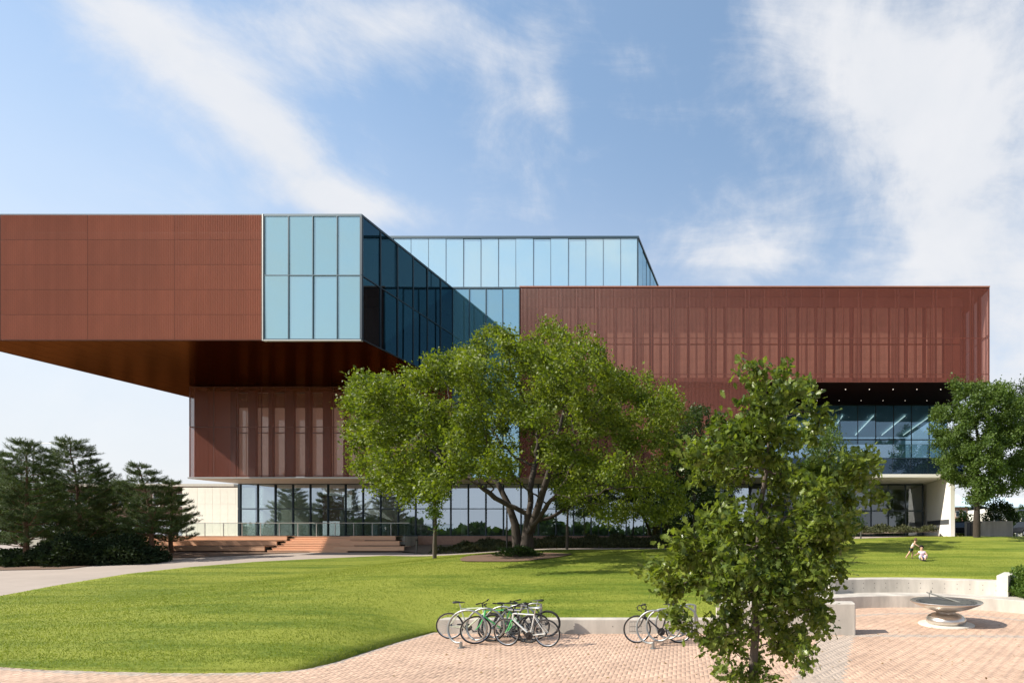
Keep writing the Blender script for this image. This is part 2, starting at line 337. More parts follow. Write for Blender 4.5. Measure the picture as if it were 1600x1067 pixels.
def grass_material():
    m, nt, N, L, P = new_mat('lawn_grass')
    tc = N.new('ShaderNodeTexCoord')
    def noise(s, d=6, st=(1,1,1)):
        mp = N.new('ShaderNodeMapping'); mp.inputs['Scale'].default_value = st; L.new(tc.outputs['Object'], mp.inputs[0])
        n = N.new('ShaderNodeTexNoise'); n.inputs['Scale'].default_value = s; n.inputs['Detail'].default_value = d; n.inputs['Roughness'].default_value = .65; L.new(mp.outputs[0], n.inputs[0]); return n.outputs[0]
    a = noise(.55, 7, (.28, 1.5, 1)); b = noise(9, 6); c = noise(60, 3)
    s = N.new('ShaderNodeMath'); s.operation = 'MULTIPLY_ADD'; L.new(a, s.inputs[0]); s.inputs[1].default_value = 1.9; s.inputs[2].default_value = -.7
    s2 = N.new('ShaderNodeMath'); s2.operation = 'MULTIPLY_ADD'; L.new(b, s2.inputs[0]); s2.inputs[1].default_value = .75; L.new(s.outputs[0], s2.inputs[2])
    s3 = N.new('ShaderNodeMath'); s3.operation = 'MULTIPLY_ADD'; s3.use_clamp = True; L.new(c, s3.inputs[0]); s3.inputs[1].default_value = .5; L.new(s2.outputs[0], s3.inputs[2])
    s4 = N.new('ShaderNodeMath'); s4.operation = 'SUBTRACT'; s4.use_clamp = True; L.new(s3.outputs[0], s4.inputs[0]); s4.inputs[1].default_value = .15
    cr = N.new('ShaderNodeValToRGB'); e = cr.color_ramp.elements
    e[0].position = .12; e[0].color = (.045, .088, .010, 1); e[1].position = .88; e[1].color = (.26, .285, .04, 1)
    e.new(.5).color = (.112, .165, .014, 1)
    L.new(s4.outputs[0], cr.inputs[0]); L.new(cr.outputs[0], P.inputs['Base Color']); P.inputs['Roughness'].default_value = .85; P.inputs['Specular IOR Level'].default_value = .2
    bp = N.new('ShaderNodeBump'); bp.inputs['Strength'].default_value = .8; bp.inputs['Distance'].default_value = .04; L.new(noise(35, 4), bp.inputs['Height']); L.new(bp.outputs[0], P.inputs['Normal'])
    return m
M_grass = grass_material()
M_blade = leaf_mat('grass_blade', (.072, .118, .012), (.23, .265, .04), .3, .8)

# ------------------------------------------------------------------ terrain
PL = [(-200,0),(10,0),(19,.35),(30,.92),(38,1.38),(400,1.4)]
PM = [(-200,0),(9.5,0),(13.6,.40),(20,1.05),(27,1.57),(33,1.68),(36,1.75),(400,1.8)]
PR = [(-200,0),(10,0),(13.6,.5),(19.5,.95),(27,1.38),(33,2.0),(38,2.58),(400,2.6)]
def prof(P, y): return np.interp(y, [p[0] for p in P], [p[1] for p in P])
def ss(a, b, t):
    t = np.clip((t-a)/(b-a), 0, 1); return t*t*(3-2*t)
FE = [(-40, 9.2), (-24, 9.7)]+[((px-VX)/F*(F*H/(py-VY)), F*H/(py-VY)) for px, py in ((0,1041),(80,1046),(150,1048),(230,1050),(300,1051),(400,1050),(440,1048.5),(475,1045),(520,1035),(560,1022),(620,1003),(678,987))]
def edge_dist(x, y):
    x = np.asarray(x, float); y = np.asarray(y, float); best = np.full(x.shape, 1e9)
    for (ax, ay), (bx, by) in zip(FE[:-1], FE[1:]):
        L2 = (bx-ax)**2+(by-ay)**2; t = np.clip(((x-ax)*(bx-ax)+(y-ay)*(by-ay))/L2, 0, 1)
        best = np.minimum(best, np.hypot(x-ax-t*(bx-ax), y-ay-t*(by-ay)))
    return best
def soften(z, x, y):
    d = edge_dist(x, y); lim = .16*d; k = .25
    h = np.clip(.5+.5*(lim-z)/k, 0, 1); return np.maximum(lim*(1-h)+z*h-k*h*(1-h)*.35, 0)
def zt(x, y):
    z = zt0(x, y)
    w = float((1-ss(14, 24, y))*(1-ss(-8.9, -6.5, x)))
    return z*(1-w)+w*float(soften(np.array([z]), np.array([x]), np.array([y]))[0]) if w > 0 else z
def zt0(x, y):
    l, m, r = prof(PL, y), prof(PM, y), prof(PR, y)
    a = ss(-25, -14, x); b = ss(-3, 6.5, x)
    return float(l*(1-a)+m*(a-b)+r*b) if a >= b else float(m)
def G(px, py):
    "where a sight line meets the ground"
    D = 5.0
    while D < 60:
        x = (px-VX)/F*D; z = H+(VY-py)/F*D
        if z <= zt(x, D): return (x, D)
        D += .02
    return ((px-VX)/F*60, 60)
def sheet(name, poly, mt, off=0.0, step=.8, zf=None, kind='structure', flat=False, skirt=0):
    poly = [Vector((p[0], p[1])) for p in poly]
    # densify boundary
    B = []
    for i, p in enumerate(poly):
        q = poly[(i+1) % len(poly)]; n = max(1, int((q-p).length/(step*.8)))
        if (q-p).length > 60: n = 12
        for k in range(n): B.append(p.lerp(q, k/n))
    n = len(B); pts = list(B)
    if not flat:
        x0, x1 = min(p.x for p in B), max(p.x for p in B); y0, y1 = min(p.y for p in B), max(p.y for p in B)
        xs = np.arange(x0+step/2, x1, step); ys = np.arange(y0+step/2, y1, step)
        bx = np.array([p.x for p in B]); by = np.array([p.y for p in B]); nx = np.roll(bx, -1); ny = np.roll(by, -1)
        for y in ys:
            for x in xs:
                c = ((by > y) != (ny > y))
                with np.errstate(divide='ignore', invalid='ignore'):
                    xi = (nx-bx)*(y-by)/(ny-by)+bx
                if np.count_nonzero(c & (x < xi)) % 2 == 1: pts.append(Vector((x, y)))
    v, e, f, *_ = delaunay_2d_cdt(pts, [(i, (i+1) % n) for i in range(n)], [list(range(n))], 1, 1e-4)
    zf = zf or zt
    V = [(p.x, p.y, zf(p.x, p.y)+off) for p in v]
    o = mesh_obj(name, V, [tuple(t) for t in f], mt, smooth=True)
    me = o.data
    if sum(p.normal.z for p in me.polygons) < 0: me.flip_normals()
    if skirt:
        bm = bmesh.new(); bm.from_mesh(me); be = [e_ for e_ in bm.edges if e_.is_boundary]
        g_ = bmesh.ops.extrude_edge_only(bm, edges=be)
        for v_ in g_['geom']:
            if isinstance(v_, bmesh.types.BMVert): v_.co.z -= skirt
        bm.to_mesh(me); bm.free()
    o['kind'] = kind; return o
def inside(poly, x, y):
    c = False; n = len(poly); j = n-1
    for i in range(n):
        if (poly[i][1] > y) != (poly[j][1] > y) and x < (poly[j][0]-poly[i][0])*(y-poly[i][1])/(poly[j][1]-poly[i][1])+poly[i][0]: c = not c
        j = i
    return c

CX, CY, RI = 5.2, 12.9, 5.5          # amphitheatre centre and inner radius
def arc(r, a0, a1, n=24): return [(CX+r*math.cos(R(a0+(a1-a0)*i/n)), CY+r*math.sin(R(a0+(a1-a0)*i/n))) for i in range(n+1)]
front_edge = FE
back_edge_l = [G(px, py) for px, py in ((0,932),(90,915),(200,897),(300,886),(400,878),(500,873),(600,868.5))]
lawn_top = [(60,40),(22,39.2),(14,38.6),(7,36.6),(0,35.2),(-8,34.2),(-16,33.2)]+back_edge_l[::-1]+[(-34,16.5),(-40,15)]
lawn_poly = front_edge+[(-8.7,13.78),(-1.3,13.78),(-1.2,13.71),(.76,13.71),(.76,18.5),(1.3,18.7),(2.3,19.0)]+arc(7.38,111,55,14)+[(10.4,17.6),(14,16),(24,14),(60,14)]+lawn_top
plaza_poly = [(-40,-7),(30,-7),(30,14.0),(14,15.9),(10.3,17.4)]+arc(RI+.3,52,130,16)+[(1.0,17.6),(1.0,13.6),(-8.7,13.55)]+front_edge[::-1]
lawn = sheet('lawn', lawn_poly, M_grass, .035, .7, skirt=.12)
plaza = sheet('plaza', plaza_poly, M_mortar, 0, 2.0, zf=lambda x, y: -.008)
path_poly = [(-52,15.5),(-40,15)]+[(-34,16.5)]+back_edge_l+[(-16,33.2),(-8,34.2),(0,35.2),(7,36.6),(14,38.6),(22,39.2),(22,41.2),(14.5,40.4),(7,38.3),(0,36.9),(-8,36.1),(-16,35.8),(-24.5,36.6),(-28.6,38.3),(-29,40),(-60,40)]+[G(255,873),G(180,879),G(100,888.5),G(20,889.5)]+[(-60,22)]
sheet('footpath', path_poly, M_path, .012, 1.0)
bed_poly = [(14.5,40.4),(7,38.3),(0,36.9),(-8,36.1),(-16,35.8),(-24.5,36.6),(-28.6,38.3),(-29,41.9),(15,42.2)]
bed_z = lambda x, y: zt(x, y)+max(0, y-36.6)*.10
sheet('planting_bed', bed_poly, M_soil, .02, 1.2, zf=bed_z)
# wide ground beneath and beyond
def base_z(x, y):
    z = zt(x, y)-.06
    if -30 < x < 32 and -8 < y < 22: z = -1.0
    return z
xs = [-1500,-600,-300,-150,-100,-80]+list(np.arange(-70, 46, 2.0))+[50,60,80,120,200,400,800,1500]
ys = [-1500,-600,-300,-150,-80,-50,-30,-20]+list(np.arange(-12, 60, 2.0))+[62,70,90,120,200,400,900,2500]
V = [(x, y, base_z(x, y)) for y in ys for x in xs]; nx = len(xs)
Fc = [(j*nx+i, j*nx+i+1, (j+1)*nx+i+1, (j+1)*nx+i) for j in range(len(ys)-1) for i in range(nx-1)]
M_meadow = mat('park_ground', (.10, .125, .03), .95, var=.3, vscale=.3, big=.3, bigscale=.02)
structure(mesh_obj('ground', V, Fc, M_meadow))
# street beyond the lawn on the right and car park on the left
structure(mesh_obj('street', [(16,41.2,2.60),(140,41.2,2.60),(140,75,2.60),(16,75,2.60)], [(0,1,2,3)], M_asph))
structure(mesh_obj('car_park', [(-130,44,1.42),(-53.5,44,1.42),(-53.5,90,1.42),(-130,90,1.42)], [(0,1,2,3)], M_path))
# ------------------------------------------------------------------ brick pavers
def bricks():
    c, s_ = math.cos(R(9)), math.sin(R(9)); u = .086
    band = [((1.6,13.2),(2.5,13.2),(1.15,7.5),(.2,7.5))]
    def grey(x, y):
        if inside(band[0], x, y): return True
        if x > 2.2 and abs(y-13.25+.03*(x-2.2)) < .16: return True
        if abs(math.hypot(x-CX, y-CY)-4.1) < .12 and y > 14.2: return True
        # soldier course along the lawn edge
        for (a, b) in edge_segs:
            ax, ay = a; bx, by = b; L2 = (bx-ax)**2+(by-ay)**2; t = max(0, min(1, ((x-ax)*(bx-ax)+(y-ay)*(by-ay))/L2))
            if math.hypot(x-ax-t*(bx-ax), y-ay-t*(by-ay)) < .17: return True
        return False
    edge_segs = list(zip(front_edge[:-1], front_edge[1:]))
    ring = [(p[0], p[1]) for p in plaza_poly]
    items = []
    n0 = 320
    for a in range(-n0, n0):
        for b in range(-45, 260):
            rem = (a-b) % 4
            if rem == 0: w, h = 2, 1; cx, cy = a+1, b+.5
            elif rem == 3: w, h = 1, 2; cx, cy = a+.5, b+1
            else: continue
            X = cx*u; Y = cy*u; x = c*X-s_*Y; y = s_*X+c*Y+6
            if y < 8.3 or y > 18.5: continue
            px = VX+F*x/y
            if px < -60 or px > 1660: continue
            if not inside(ring, x, y): continue
            items.append((x, y, w == 2))
    items.sort(key=lambda t: t[1] if 0 <= VX+F*t[0]/t[1] <= 1600 and t[1] > 9.0 else t[1]+50)
    l, w_ = u*2-.006, u-.006
    def tmpl():
        m = MB(); a, b = l/2, w_/2; e = .004
        m.V = [(-a,-b,-.02),(a,-b,-.02),(a,b,-.02),(-a,b,-.02),(-a,-b,-.003),(a,-b,-.003),(a,b,-.003),(-a,b,-.003),(-a+e,-b+e,0),(a-e,-b+e,0),(a-e,b-e,0),(-a+e,b-e,0)]
        m.F = [(0,1,5,4),(1,2,6,5),(2,3,7,6),(3,0,4,7),(4,5,9,8),(5,6,10,9),(6,7,11,10),(7,4,8,11),(8,9,10,11)]
        return m
    T = tmpl(); meshes = {}
    for g, mt in ((0, M_brick), (1, M_gbrick)):
        me = bpy.data.meshes.new('brick'); me.from_pydata(T.V, [], T.F); me.materials.append(mt); meshes[g] = me
    for (x, y, hz) in items[:300]:
        o = bpy.data.objects.new('brick', meshes[int(grey(x, y))]); link(o, plaza)
        o.location = (x, y, random.uniform(-.0015, .0015)); o.rotation_euler = (random.gauss(0,.004), random.gauss(0,.004), R(9)+(0 if hz else R(90))+random.gauss(0,.006))
    TV = np.array(T.V); quads = np.array(T.F)
    for g, mt, nm in ((0, M_brick, 'brick_field'), (1, M_gbrick, 'brick_band')):
        sel = [t for t in items[300:] if int(grey(t[0], t[1])) == g]
        n = len(sel); A = np.array([R(9)+(0 if t[2] else R(90)) for t in sel])+np.random.normal(0, .006, n)
        P = np.array([(t[0], t[1]) for t in sel]); ca, sa = np.cos(A)[:,None], np.sin(A)[:,None]
        X = TV[None,:,0]*ca-TV[None,:,1]*sa+P[:,0:1]; Y = TV[None,:,0]*sa+TV[None,:,1]*ca+P[:,1:2]
        Z = np.repeat(TV[None,:,2], n, 0)+np.random.uniform(-.0015,.0015,(n,1))+(TV[None,:,0])*np.random.normal(0,.006,(n,1))
        VV = np.stack([X,Y,Z],2).reshape(-1,3); Q = (quads[None]+np.arange(n)[:,None,None]*len(TV)).reshape(-1,4)
        stuff(np_obj(nm, VV, Q, mt, plaza, k=4))
bricks()

# ------------------------------------------------------------------ the museum
museum = empty('museum_building', 'long museum of stacked copper red mesh boxes and blue glass, left box cantilevered', 'building', (-15, 39.5, 2.6))
MO = Vector(museum.location)
def part(mb, name, m, parent=None, **k):
    "parts are modelled in world coordinates, then stored relative to their parent"
    o = mb.build(name, m, parent or museum, **k)
    off = Vector(museum.location)
    if parent is None: o.location = -off
    return o
pleat_cache = {}
def pleat_panel(w, h, pitch=.107, depth=.038):
    key = (round(w,3), round(h,3), depth)
    if key in pleat_cache: return pleat_cache[key]
    n = max(2, int(round(w/pitch))); V = []; Fc = []
    g = .010
    for i in range(2*n+1):
        x = g+(w-2*g)*i/(2*n); y = 0 if i % 2 == 0 else -depth
        V += [(x, y, g), (x, y, h-g)]
    for i in range(2*n): Fc.append((2*i, 2*i+2, 2*i+3, 2*i+1))
    me = bpy.data.meshes.new('perforated_panel'); me.from_pydata(V, [], Fc); pleat_cache[key] = me; return me
def screen(name, x0, x1, y, z0, z1, nx, nz, m, fr=M_red, axis='x', depth=.038, lines=None):
    "a frame with pleated perforated panels hung on it"
    f = MB(); t = .05
    zs = [z0+(z1-z0)*i/nz for i in range(nz+1)] if lines is None else lines
    for z in zs: f.box(x0, .02, z-t/2, x1, .07, z+t/2)
    ws = (x1-x0)/nx
    for i in range(nx+1):
        for k in range(len(zs)-1): f.box(x0+i*ws-t/2, .021, zs[k]+t/2, x0+i*ws+t/2, .069, zs[k+1]-t/2)
    fo = f.build(name, fr, museum); fo.location = Vector((0, y, 0))-MO
    if axis == 'y': fo.rotation_euler = (0,0,R(90)); fo.location = Vector((y, 0, 0))-MO
    for k in range(len(zs)-1):
        for i in range(nx):
            me = pleat_panel(ws, zs[k+1]-zs[k], depth=depth)
            key = me.name+m.name
            if key not in mcopy:
                mm = me.copy(); mm.name = 'perforated_panel'; mm.materials.append(m); mcopy[key] = mm
            o = bpy.data.objects.new('perforated_panel', mcopy[key]); link(o, fo); o.location = (x0+i*ws, 0, zs[k])
    return fo
mcopy = {}
def glazing(name, x0, x1, y, zs, nx, m, fm=M_frame, axis='x', t=.06, d=.10, hl=None, xs=None, proud=.03):
    "curtain wall: frame of mullions and transoms with separate panes"
    f = MB(); xs = xs or [x0+(x1-x0)*i/nx for i in range(nx+1)]
    for z in zs: f.box(x0, -proud, z-t/2, x1, d, z+t/2)
    for x in xs:
        for k in range(len(zs)-1): f.box(x-t/2, -proud-.004, zs[k]+t/2, x+t/2, d-.004, zs[k+1]-t/2)
    fo = f.build(name, fm, museum); fo.location = Vector((0, y, 0))-MO
    if axis == 'y': fo.rotation_euler = (0,0,R(90)); fo.location = Vector((y, 0, 0))-MO
    for i in range(len(xs)-1):
        for k in range(len(zs)-1):
            a, b = xs[i]+t/2, xs[i+1]-t/2; c, e = zs[k]+t/2, zs[k+1]-t/2
            key = ('pane', round(b-a,3), round(e-c,3), m.name)
            if key not in mcopy:
                q = MB().box(0, 0, 0, b-a, .012, e-c); me = bpy.data.meshes.new('glass_pane'); me.from_pydata(q.V, [], [q.F[2]]); me.materials.append(m); mcopy[key] = me
            o = bpy.data.objects.new('glass_pane', mcopy[key]); link(o, fo); o.location = (a, .01, c)
            o.rotation_euler = (random.gauss(0,.0025), 0, random.gauss(0,.0025))
    return fo
zc = lambda v: v+H
CXL, CXR, CYF = -49.4, -24.43, 30.4
Z0, Z1 = zc(11.96), zc(19.65)
WY = 39.4                                    # main facade plane
# cantilever: copper screen, teal glass bay, dark glass flank
screen('cantilever_screen', -30.56-3*5.33, -30.56, CYF, Z0+.05, Z1, 3, 5, M_screen)
screen('cantilever_screen', CXL, -30.56-3*5.33-.06, CYF, Z0+.05, Z1, 1, 5, M_screen)
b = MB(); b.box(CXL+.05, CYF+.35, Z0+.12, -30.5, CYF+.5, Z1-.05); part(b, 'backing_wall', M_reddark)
b = MB(); b.box(-30.50, CYF-.05, Z0-.02, -30.44, CYF+.2, Z1+.03); part(b, 'edge_trim', M_trim)
glazing('cantilever_window', -30.40, CXR, CYF, [Z0+.08, zc(15.95), Z1-.06], 4, M_teal, M_framel, t=.05)
b = MB(); b.box(-30.4, CYF-.06, Z0-.03, CXR, CYF+.1, Z0+.03); part(b, 'sill_trim', M_trim)
glazing('flank_window', CYF, WY, CXR, [Z0+.08, zc(15.95), Z1-.06], 6, M_side, M_frame, axis='y', t=.07)
b = MB(); b.box(CXL, CYF, Z1-.02, CXR, WY+14, Z1+.07); part(b, 'roof', M_framel)
# cantilever soffit: planks of brushed copper
n = 18; b = MB(); ww = (CXR-CXL-.1)/n
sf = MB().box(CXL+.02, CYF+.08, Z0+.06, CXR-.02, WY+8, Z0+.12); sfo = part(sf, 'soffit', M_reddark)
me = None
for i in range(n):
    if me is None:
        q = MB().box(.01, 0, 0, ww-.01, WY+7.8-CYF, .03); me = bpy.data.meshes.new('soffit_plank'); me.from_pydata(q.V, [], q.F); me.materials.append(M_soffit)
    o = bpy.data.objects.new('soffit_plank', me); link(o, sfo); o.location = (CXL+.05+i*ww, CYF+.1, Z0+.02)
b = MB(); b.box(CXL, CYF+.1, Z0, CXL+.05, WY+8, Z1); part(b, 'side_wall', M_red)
# dark interior behind cantilever glass
b = MB(); b.box(-30.3, CYF+2.6, Z0+.2, CXR-3.2, CYF+2.8, Z1-.2); b.box(CXR-3.3, CYF+2.8, Z0+.2, CXR-3.1, WY+6, Z1-.2)
for i in range(4): b.box(CXR-2.6, CYF+1.4+i*2.3, Z0+.2, CXR-2.2, CYF+1.8+i*2.3, Z1-.2)
b.box(-30.3, CYF+.2, zc(15.8), CXR-.3, WY+6, zc(16.05)); part(b, 'interior_wall', M_roomd)
# lower box (screen in the cantilever's shade), glass behind it
LX0, LX1 = -45.6, -24.55; LZ0, LZ1 = zc(4.62), zc(11.9)
screen('lower_screen', LX0, LX1, WY+.2, LZ0, LZ1, 11, 2, M_screen_l, fr=M_reddark, depth=.014, lines=[LZ0, zc(8.7), LZ1])
screen('lower_side_screen', WY+.3, WY+9, LX0, LZ0, LZ1, 4, 2, M_screen_r, axis='y', lines=[LZ0, zc(8.7), LZ1])
b = MB(); b.box(LX0+.06, WY+.5, LZ0+.05, LX0+.12, WY+9, LZ1); b.box(LX0+.13, WY+1.45, LZ0+.3, LX0+2.3, WY+1.6, LZ1); part(b, 'inner_wall', M_red)
gx = [-43.2+1.53*i for i in range(13)]
glazing('inner_window', gx[0], gx[-1], WY+1.5, [LZ0+.35, zc(8.5), LZ1-.1], 12, glass_mat('gallery_glass', (.85,.82,.8), .18, (.92,.80,.68), .15, rtint=(1,.96,.9)), M_framel, t=.05)
b = MB(); b.box(gx[0], WY+1.72, LZ0+.3, gx[-1], WY+1.8, zc(10.6)); part(b, 'gallery_wall', emit_mat('added_strip_glow', (.60, .40, .32), .15))  # added glowing surface that brightens the strips between the columns
for x in gx: 
    b = MB(); w = (.22, .30, .16, .36)[gx.index(x) % 4]; b.box(x-w, WY+1.24, LZ0+.12, x+w, WY+1.44, LZ1-.05); part(b, 'column', M_reddark)
# glass wall between the boxes, full height
glazing('tall_window', CXR, -19.14, WY, [LZ0, zc(9), zc(13.2), zc(19.62)], 4, M_wallg, M_framel, t=.07)
b = MB(); b.box(CXR, WY-.05, zc(19.64), -19.14, WY+6, zc(19.74)); part(b, 'roof', M_framel)
b = MB(); b.box(CXR, WY+3.5, LZ0, -19.14, WY+3.7, zc(19.6)); part(b, 'interior_wall', M_roomd)
# right upper box: open screen with windows behind
RX0, RX1 = -19.1, 18.2; RZ0, RZ1 = zc(12.22), zc(19.72)
screen('upper_screen', RX0, RX1, WY, RZ0, RZ1, 25, 3, M_screen_r, depth=.014, lines=[RZ0, RZ0+.62, zc(15.7), RZ1])
b = MB(); b.box(RX0-.02, WY-.045, RZ1+.01, RX1+.03, WY+.25, RZ1+.10); part(b, 'parapet_cap', mat('copper_cap', (.42,.16,.10), .4))
screen('upper_side_screen', WY+.05, WY+14, RX1, RZ0, RZ1, 9, 2, screen_mat('copper_screen_side', (.75,.40,.33), .10, .06), axis='y')
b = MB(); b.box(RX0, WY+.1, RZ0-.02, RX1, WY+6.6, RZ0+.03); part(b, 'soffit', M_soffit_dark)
IY = WY+1.25
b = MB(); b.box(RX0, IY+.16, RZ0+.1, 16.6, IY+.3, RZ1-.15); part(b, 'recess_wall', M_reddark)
b = MB(); b.box(RX0+.1, IY-.1, RZ1-1.02, 16.6, IY+.15, RZ1-.25); b.box(RX0+.1, IY-.1, RZ0+.1, 16.6, IY+.15, RZ0+.7); part(b, 'inner_fascia', M_red)
rnd = random.Random(3); x = RX0+2.4; k = 0
bay_meshes = {}
for row, (za, zb) in enumerate(((RZ0+.72, zc(15.62)), (zc(15.74), RZ1-1.05))):
    rnd = random.Random(3); x = RX0+1.35
    while x < 16.2:
        w = 1.492
        gaps = [0.16] if rnd.random() < .4 else [.10]
        hh = zb-za
        q = MB(); cut = rnd.choice([0, 0, .36, .7])
        if cut: q.box(.05, 0, 0, cut-.04, .12, hh); q.box(cut+.04, 0, 0, w-gaps[0]*2, .12, hh)
        else: q.box(.05, 0, 0, w-gaps[0]*1.4, .12, hh)
        o = q.build('inner_panel', M_redlight if x < 14 or (row == 0 and abs(x-13.9) < .9) else M_red, museum); o.location = Vector((x, IY, za))-MO
        x += w
for i in range(26):
    b = MB(); xx = RX0+.3+i*1.492; b.box(xx-.045, WY+.12, RZ0+.05, xx+.045, WY+.30, RZ1-.05)
    if i % 2 == 0: part(b, 'support_fin', M_reddark)
for i in range(3):
    b = MB(); b.box(RX1-.35, WY+1.2+i*1.5, RZ0+.1, RX1-.12, WY+1.45+i*1.5, RZ1-.1); part(b, 'support_fin', M_reddark)
b = MB(); b.box(16.6, IY+4.4, RZ0, RX1, IY+4.6, RZ1); part(b, 'recess_wall', M_reddark)
# right lower box
screen('lower_right_screen', RX0, -.9, WY+.02, LZ0, RZ0-.02, 12, 2, M_screen_r, depth=.014)
b = MB(); b.box(RX0, IY, LZ0+.1, -.9, IY+.15, RZ0-1.7); part(b, 'inner_wall', M_redlight)
b = MB(); b.box(RX0, IY-.1, RZ0-1.65, -.9, IY+.15, RZ0-.1); part(b, 'inner_fascia', M_red)
for i in range(12):
    b = MB(); xx = RX0+.6+i*1.5; b.box(xx-.08, WY+.6, LZ0+.1, xx+.08, WY+.9, RZ0-1.7); part(b, 'support_fin', M_reddark)
b = MB(); b.box(-1.05, WY+.1, LZ0, -.9, WY+6.4, RZ0-.03); part(b, 'side_wall', M_red)
# beige underside of the middle boxes
b = MB(); b.box(LX0, WY+.12, LZ0-.06, -1, 60, LZ0+.02); part(b, 'underside', M_beige)
b = MB(); b.box(LX0-.02, WY+.10, LZ0-.03, -1, WY+.19, LZ0+.06); part(b, 'edge_trim', M_trim)
# main solid body behind everything and roofs
b = MB(); b.box(LX0+.2, WY+10, LZ0, -19, 62, zc(19.5)); b.box(-19, WY+7.2, zc(4.7), -.95, 62, zc(19.5)); b.box(-.94, WY+7.2, zc(12.3), 18, 62, zc(19.5)) ; part(b, 'core_wall', M_roomd)
b = MB(); b.box(RX0, WY+.26, RZ1-.1, RX1, 62, RZ1+.02); part(b, 'roof', M_red)
# top glass storey
TY = 45.0; TZ = zc(27.0); TX1 = (997-VX)/F*TY
glazing('roof_lantern_window', TX1-1.585*17, TX1, TY, [zc(19.8), TZ-.05], 17, M_topg, M_framel, t=.035, proud=.005)
glazing('lantern_side_window', TY, TY+10, TX1, [zc(19.8), TZ-.05], 6, M_wallg, M_framel, axis='y', t=.05, proud=.005)
b = MB(); b.box(TX1-1.585*17, TY-.06, TZ-.04, TX1+.08, TY+10, TZ+.16); part(b, 'roof', M_framel)
# ground floor glazing
GY = 43.5; FZ = zc(-.02)
glazing('lobby_window', -45.6, -1.0, GY, [FZ+.03, zc(2.38), zc(4.54)], 29, M_ground, M_frame, t=.08, proud=.06)
glazing('lobby_side_window', GY, GY+4.5, -45.7, [FZ+.03, zc(2.38), zc(4.54)], 3, M_ground, M_frame, axis='y', t=.08)
glazing('entrance_window', -.9, 14.9, 45.5, [FZ+.03, zc(2.3), zc(4.7)], 10, glass_mat('entrance_glass', (.40,.44,.44), .13), M_frame, t=.12, proud=.06)
b = MB(); b.box(-60, 40.45, 1.2, -29.0, 62, FZ); b.box(-28.99, 42.2, FZ-.3, 15.2, 62, FZ); part(b, 'terrace_slab', M_concrete)
b = MB(); b.box(-47, 57, FZ, 16, 57.2, zc(4.6)); part(b, 'lobby_back_wall', M_room)
b = MB(); b.box(-45.4, GY+.2, FZ+.005, 15, 57, FZ+.02); part(b, 'lobby_floor', M_floor)
b = MB(); b.box(-12, 52, FZ+.02, -2, 52.2, zc(3)); part(b, 'yellow_interior_wall', mat('yellow_wall', (.5,.33,.03), .7))
for i in range(9):
    b = MB(); b.tube([(-44+i*5.2, 47.5, FZ), (-44+i*5.2, 47.5, zc(4.6))], .22, 16); part(b, 'column', M_white, smooth=True)
b = MB(); b.V = [(-39,46,FZ),(-36,46,FZ),(-33,49,FZ),(-39,46,zc(2.4)),(-37.5,46,zc(2.4)),(-33,49,FZ+.4),(-39,46.3,FZ),(-36,46.3,FZ),(-33,49.3,FZ),(-39,46.3,zc(2.4)),(-37.5,46.3,zc(2.4)),(-33,49.3,FZ+.4)]
b.F = [(0,1,2,5,4,3),(6,9,10,11,8,7),(3,4,10,9),(4,5,11,10),(0,3,9,6),(2,8,11,5),(0,6,7,8,2,1)]; part(b, 'stair_wall', M_cream)
# cream wall on the left, its stone panels as pieces
cw = MB().box(-53.1, 45.6, FZ, -40.5, 45.9, zc(4.44)); cwo = part(cw, 'stone_wall', M_cream)
pcs = [(.70*i) for i in range(18)]
q = MB().box(.008, 0, .008, .692, .045, 1.472); pm = bpy.data.meshes.new('stone_panel'); pm.from_pydata(q.V, [], q.F); pm.materials.append(M_cream)
for i in range(18):
    for k in range(3):
        o = bpy.data.objects.new('stone_panel', pm); link(o, cwo); o.location = (-53.1+i*.7, 45.55+random.uniform(-.002,.002), FZ+.01+k*1.48)
# white side wall and slab at the right end
SX = 15.3
b = MB(); b.box(SX, 39.9, FZ-.3, SX+.35, 60, zc(4.78)); part(b, 'white_end_wall', M_white)
b = MB(); b.box(SX-.02, 40.2, zc(.95), SX-.003, 45.4, zc(1.35)); part(b, 'dark_band', M_roomd)
b = MB(); b.box(-.9, 40.6, zc(4.8), RX1-1, 60, zc(5.06)); part(b, 'terrace_slab', M_white)
# glazed upper terrace: black glass parapet, glass guard, blue glazing set back
glazing('terrace_parapet', -.9, 16.9, 41.2, [zc(5.1), zc(6.45)], 12, glass_mat('black_glass', (.02,.03,.04), .10, (.010,.020,.034), .95, rtint=(.5,.7,1)), M_frame, t=.03, proud=.0)
glazing('terrace_guard', -.9, 16.9, 41.22, [zc(6.48), zc(7.6)], 12, glass_mat('guard_glass', (.62,.78,.85), .36, rtint=(.6,.8,1)), M_framel, t=.02, proud=.0)
glazing('upper_terrace_window', -.9, 17.4, 46.2, [zc(5.1), zc(8.95), zc(12.15)], 11, M_rightg, M_frame, t=.07)
b = MB(); b.box(-.9, 46.4, zc(5.1), 18, 62, zc(5.2)); part(b, 'gallery_floor', M_floor)
b = MB(); b.box(-.9, 61.5, zc(5.2), 18, 61.7, zc(12.1)); b.box(-.9, 46.4, zc(12.15), 18, 61, zc(12.2)); part(b, 'gallery_wall', mat('gallery_blue_wall', (.40,.58,.70), .8))
M_lamp = emit_mat('strip_lamp', (1, .93, .75), 1.2)
for i, xx in enumerate((5.1, 8.2, 11.3, 14.45, 17.0)):
    b = MB(); b.box(xx-.045, 49.5, zc(11.95), xx+.045, 59, zc(12.02)); part(b, 'strip_light', M_lamp)
M_dl = emit_mat('downlight', (1, .9, .75), 2.2)
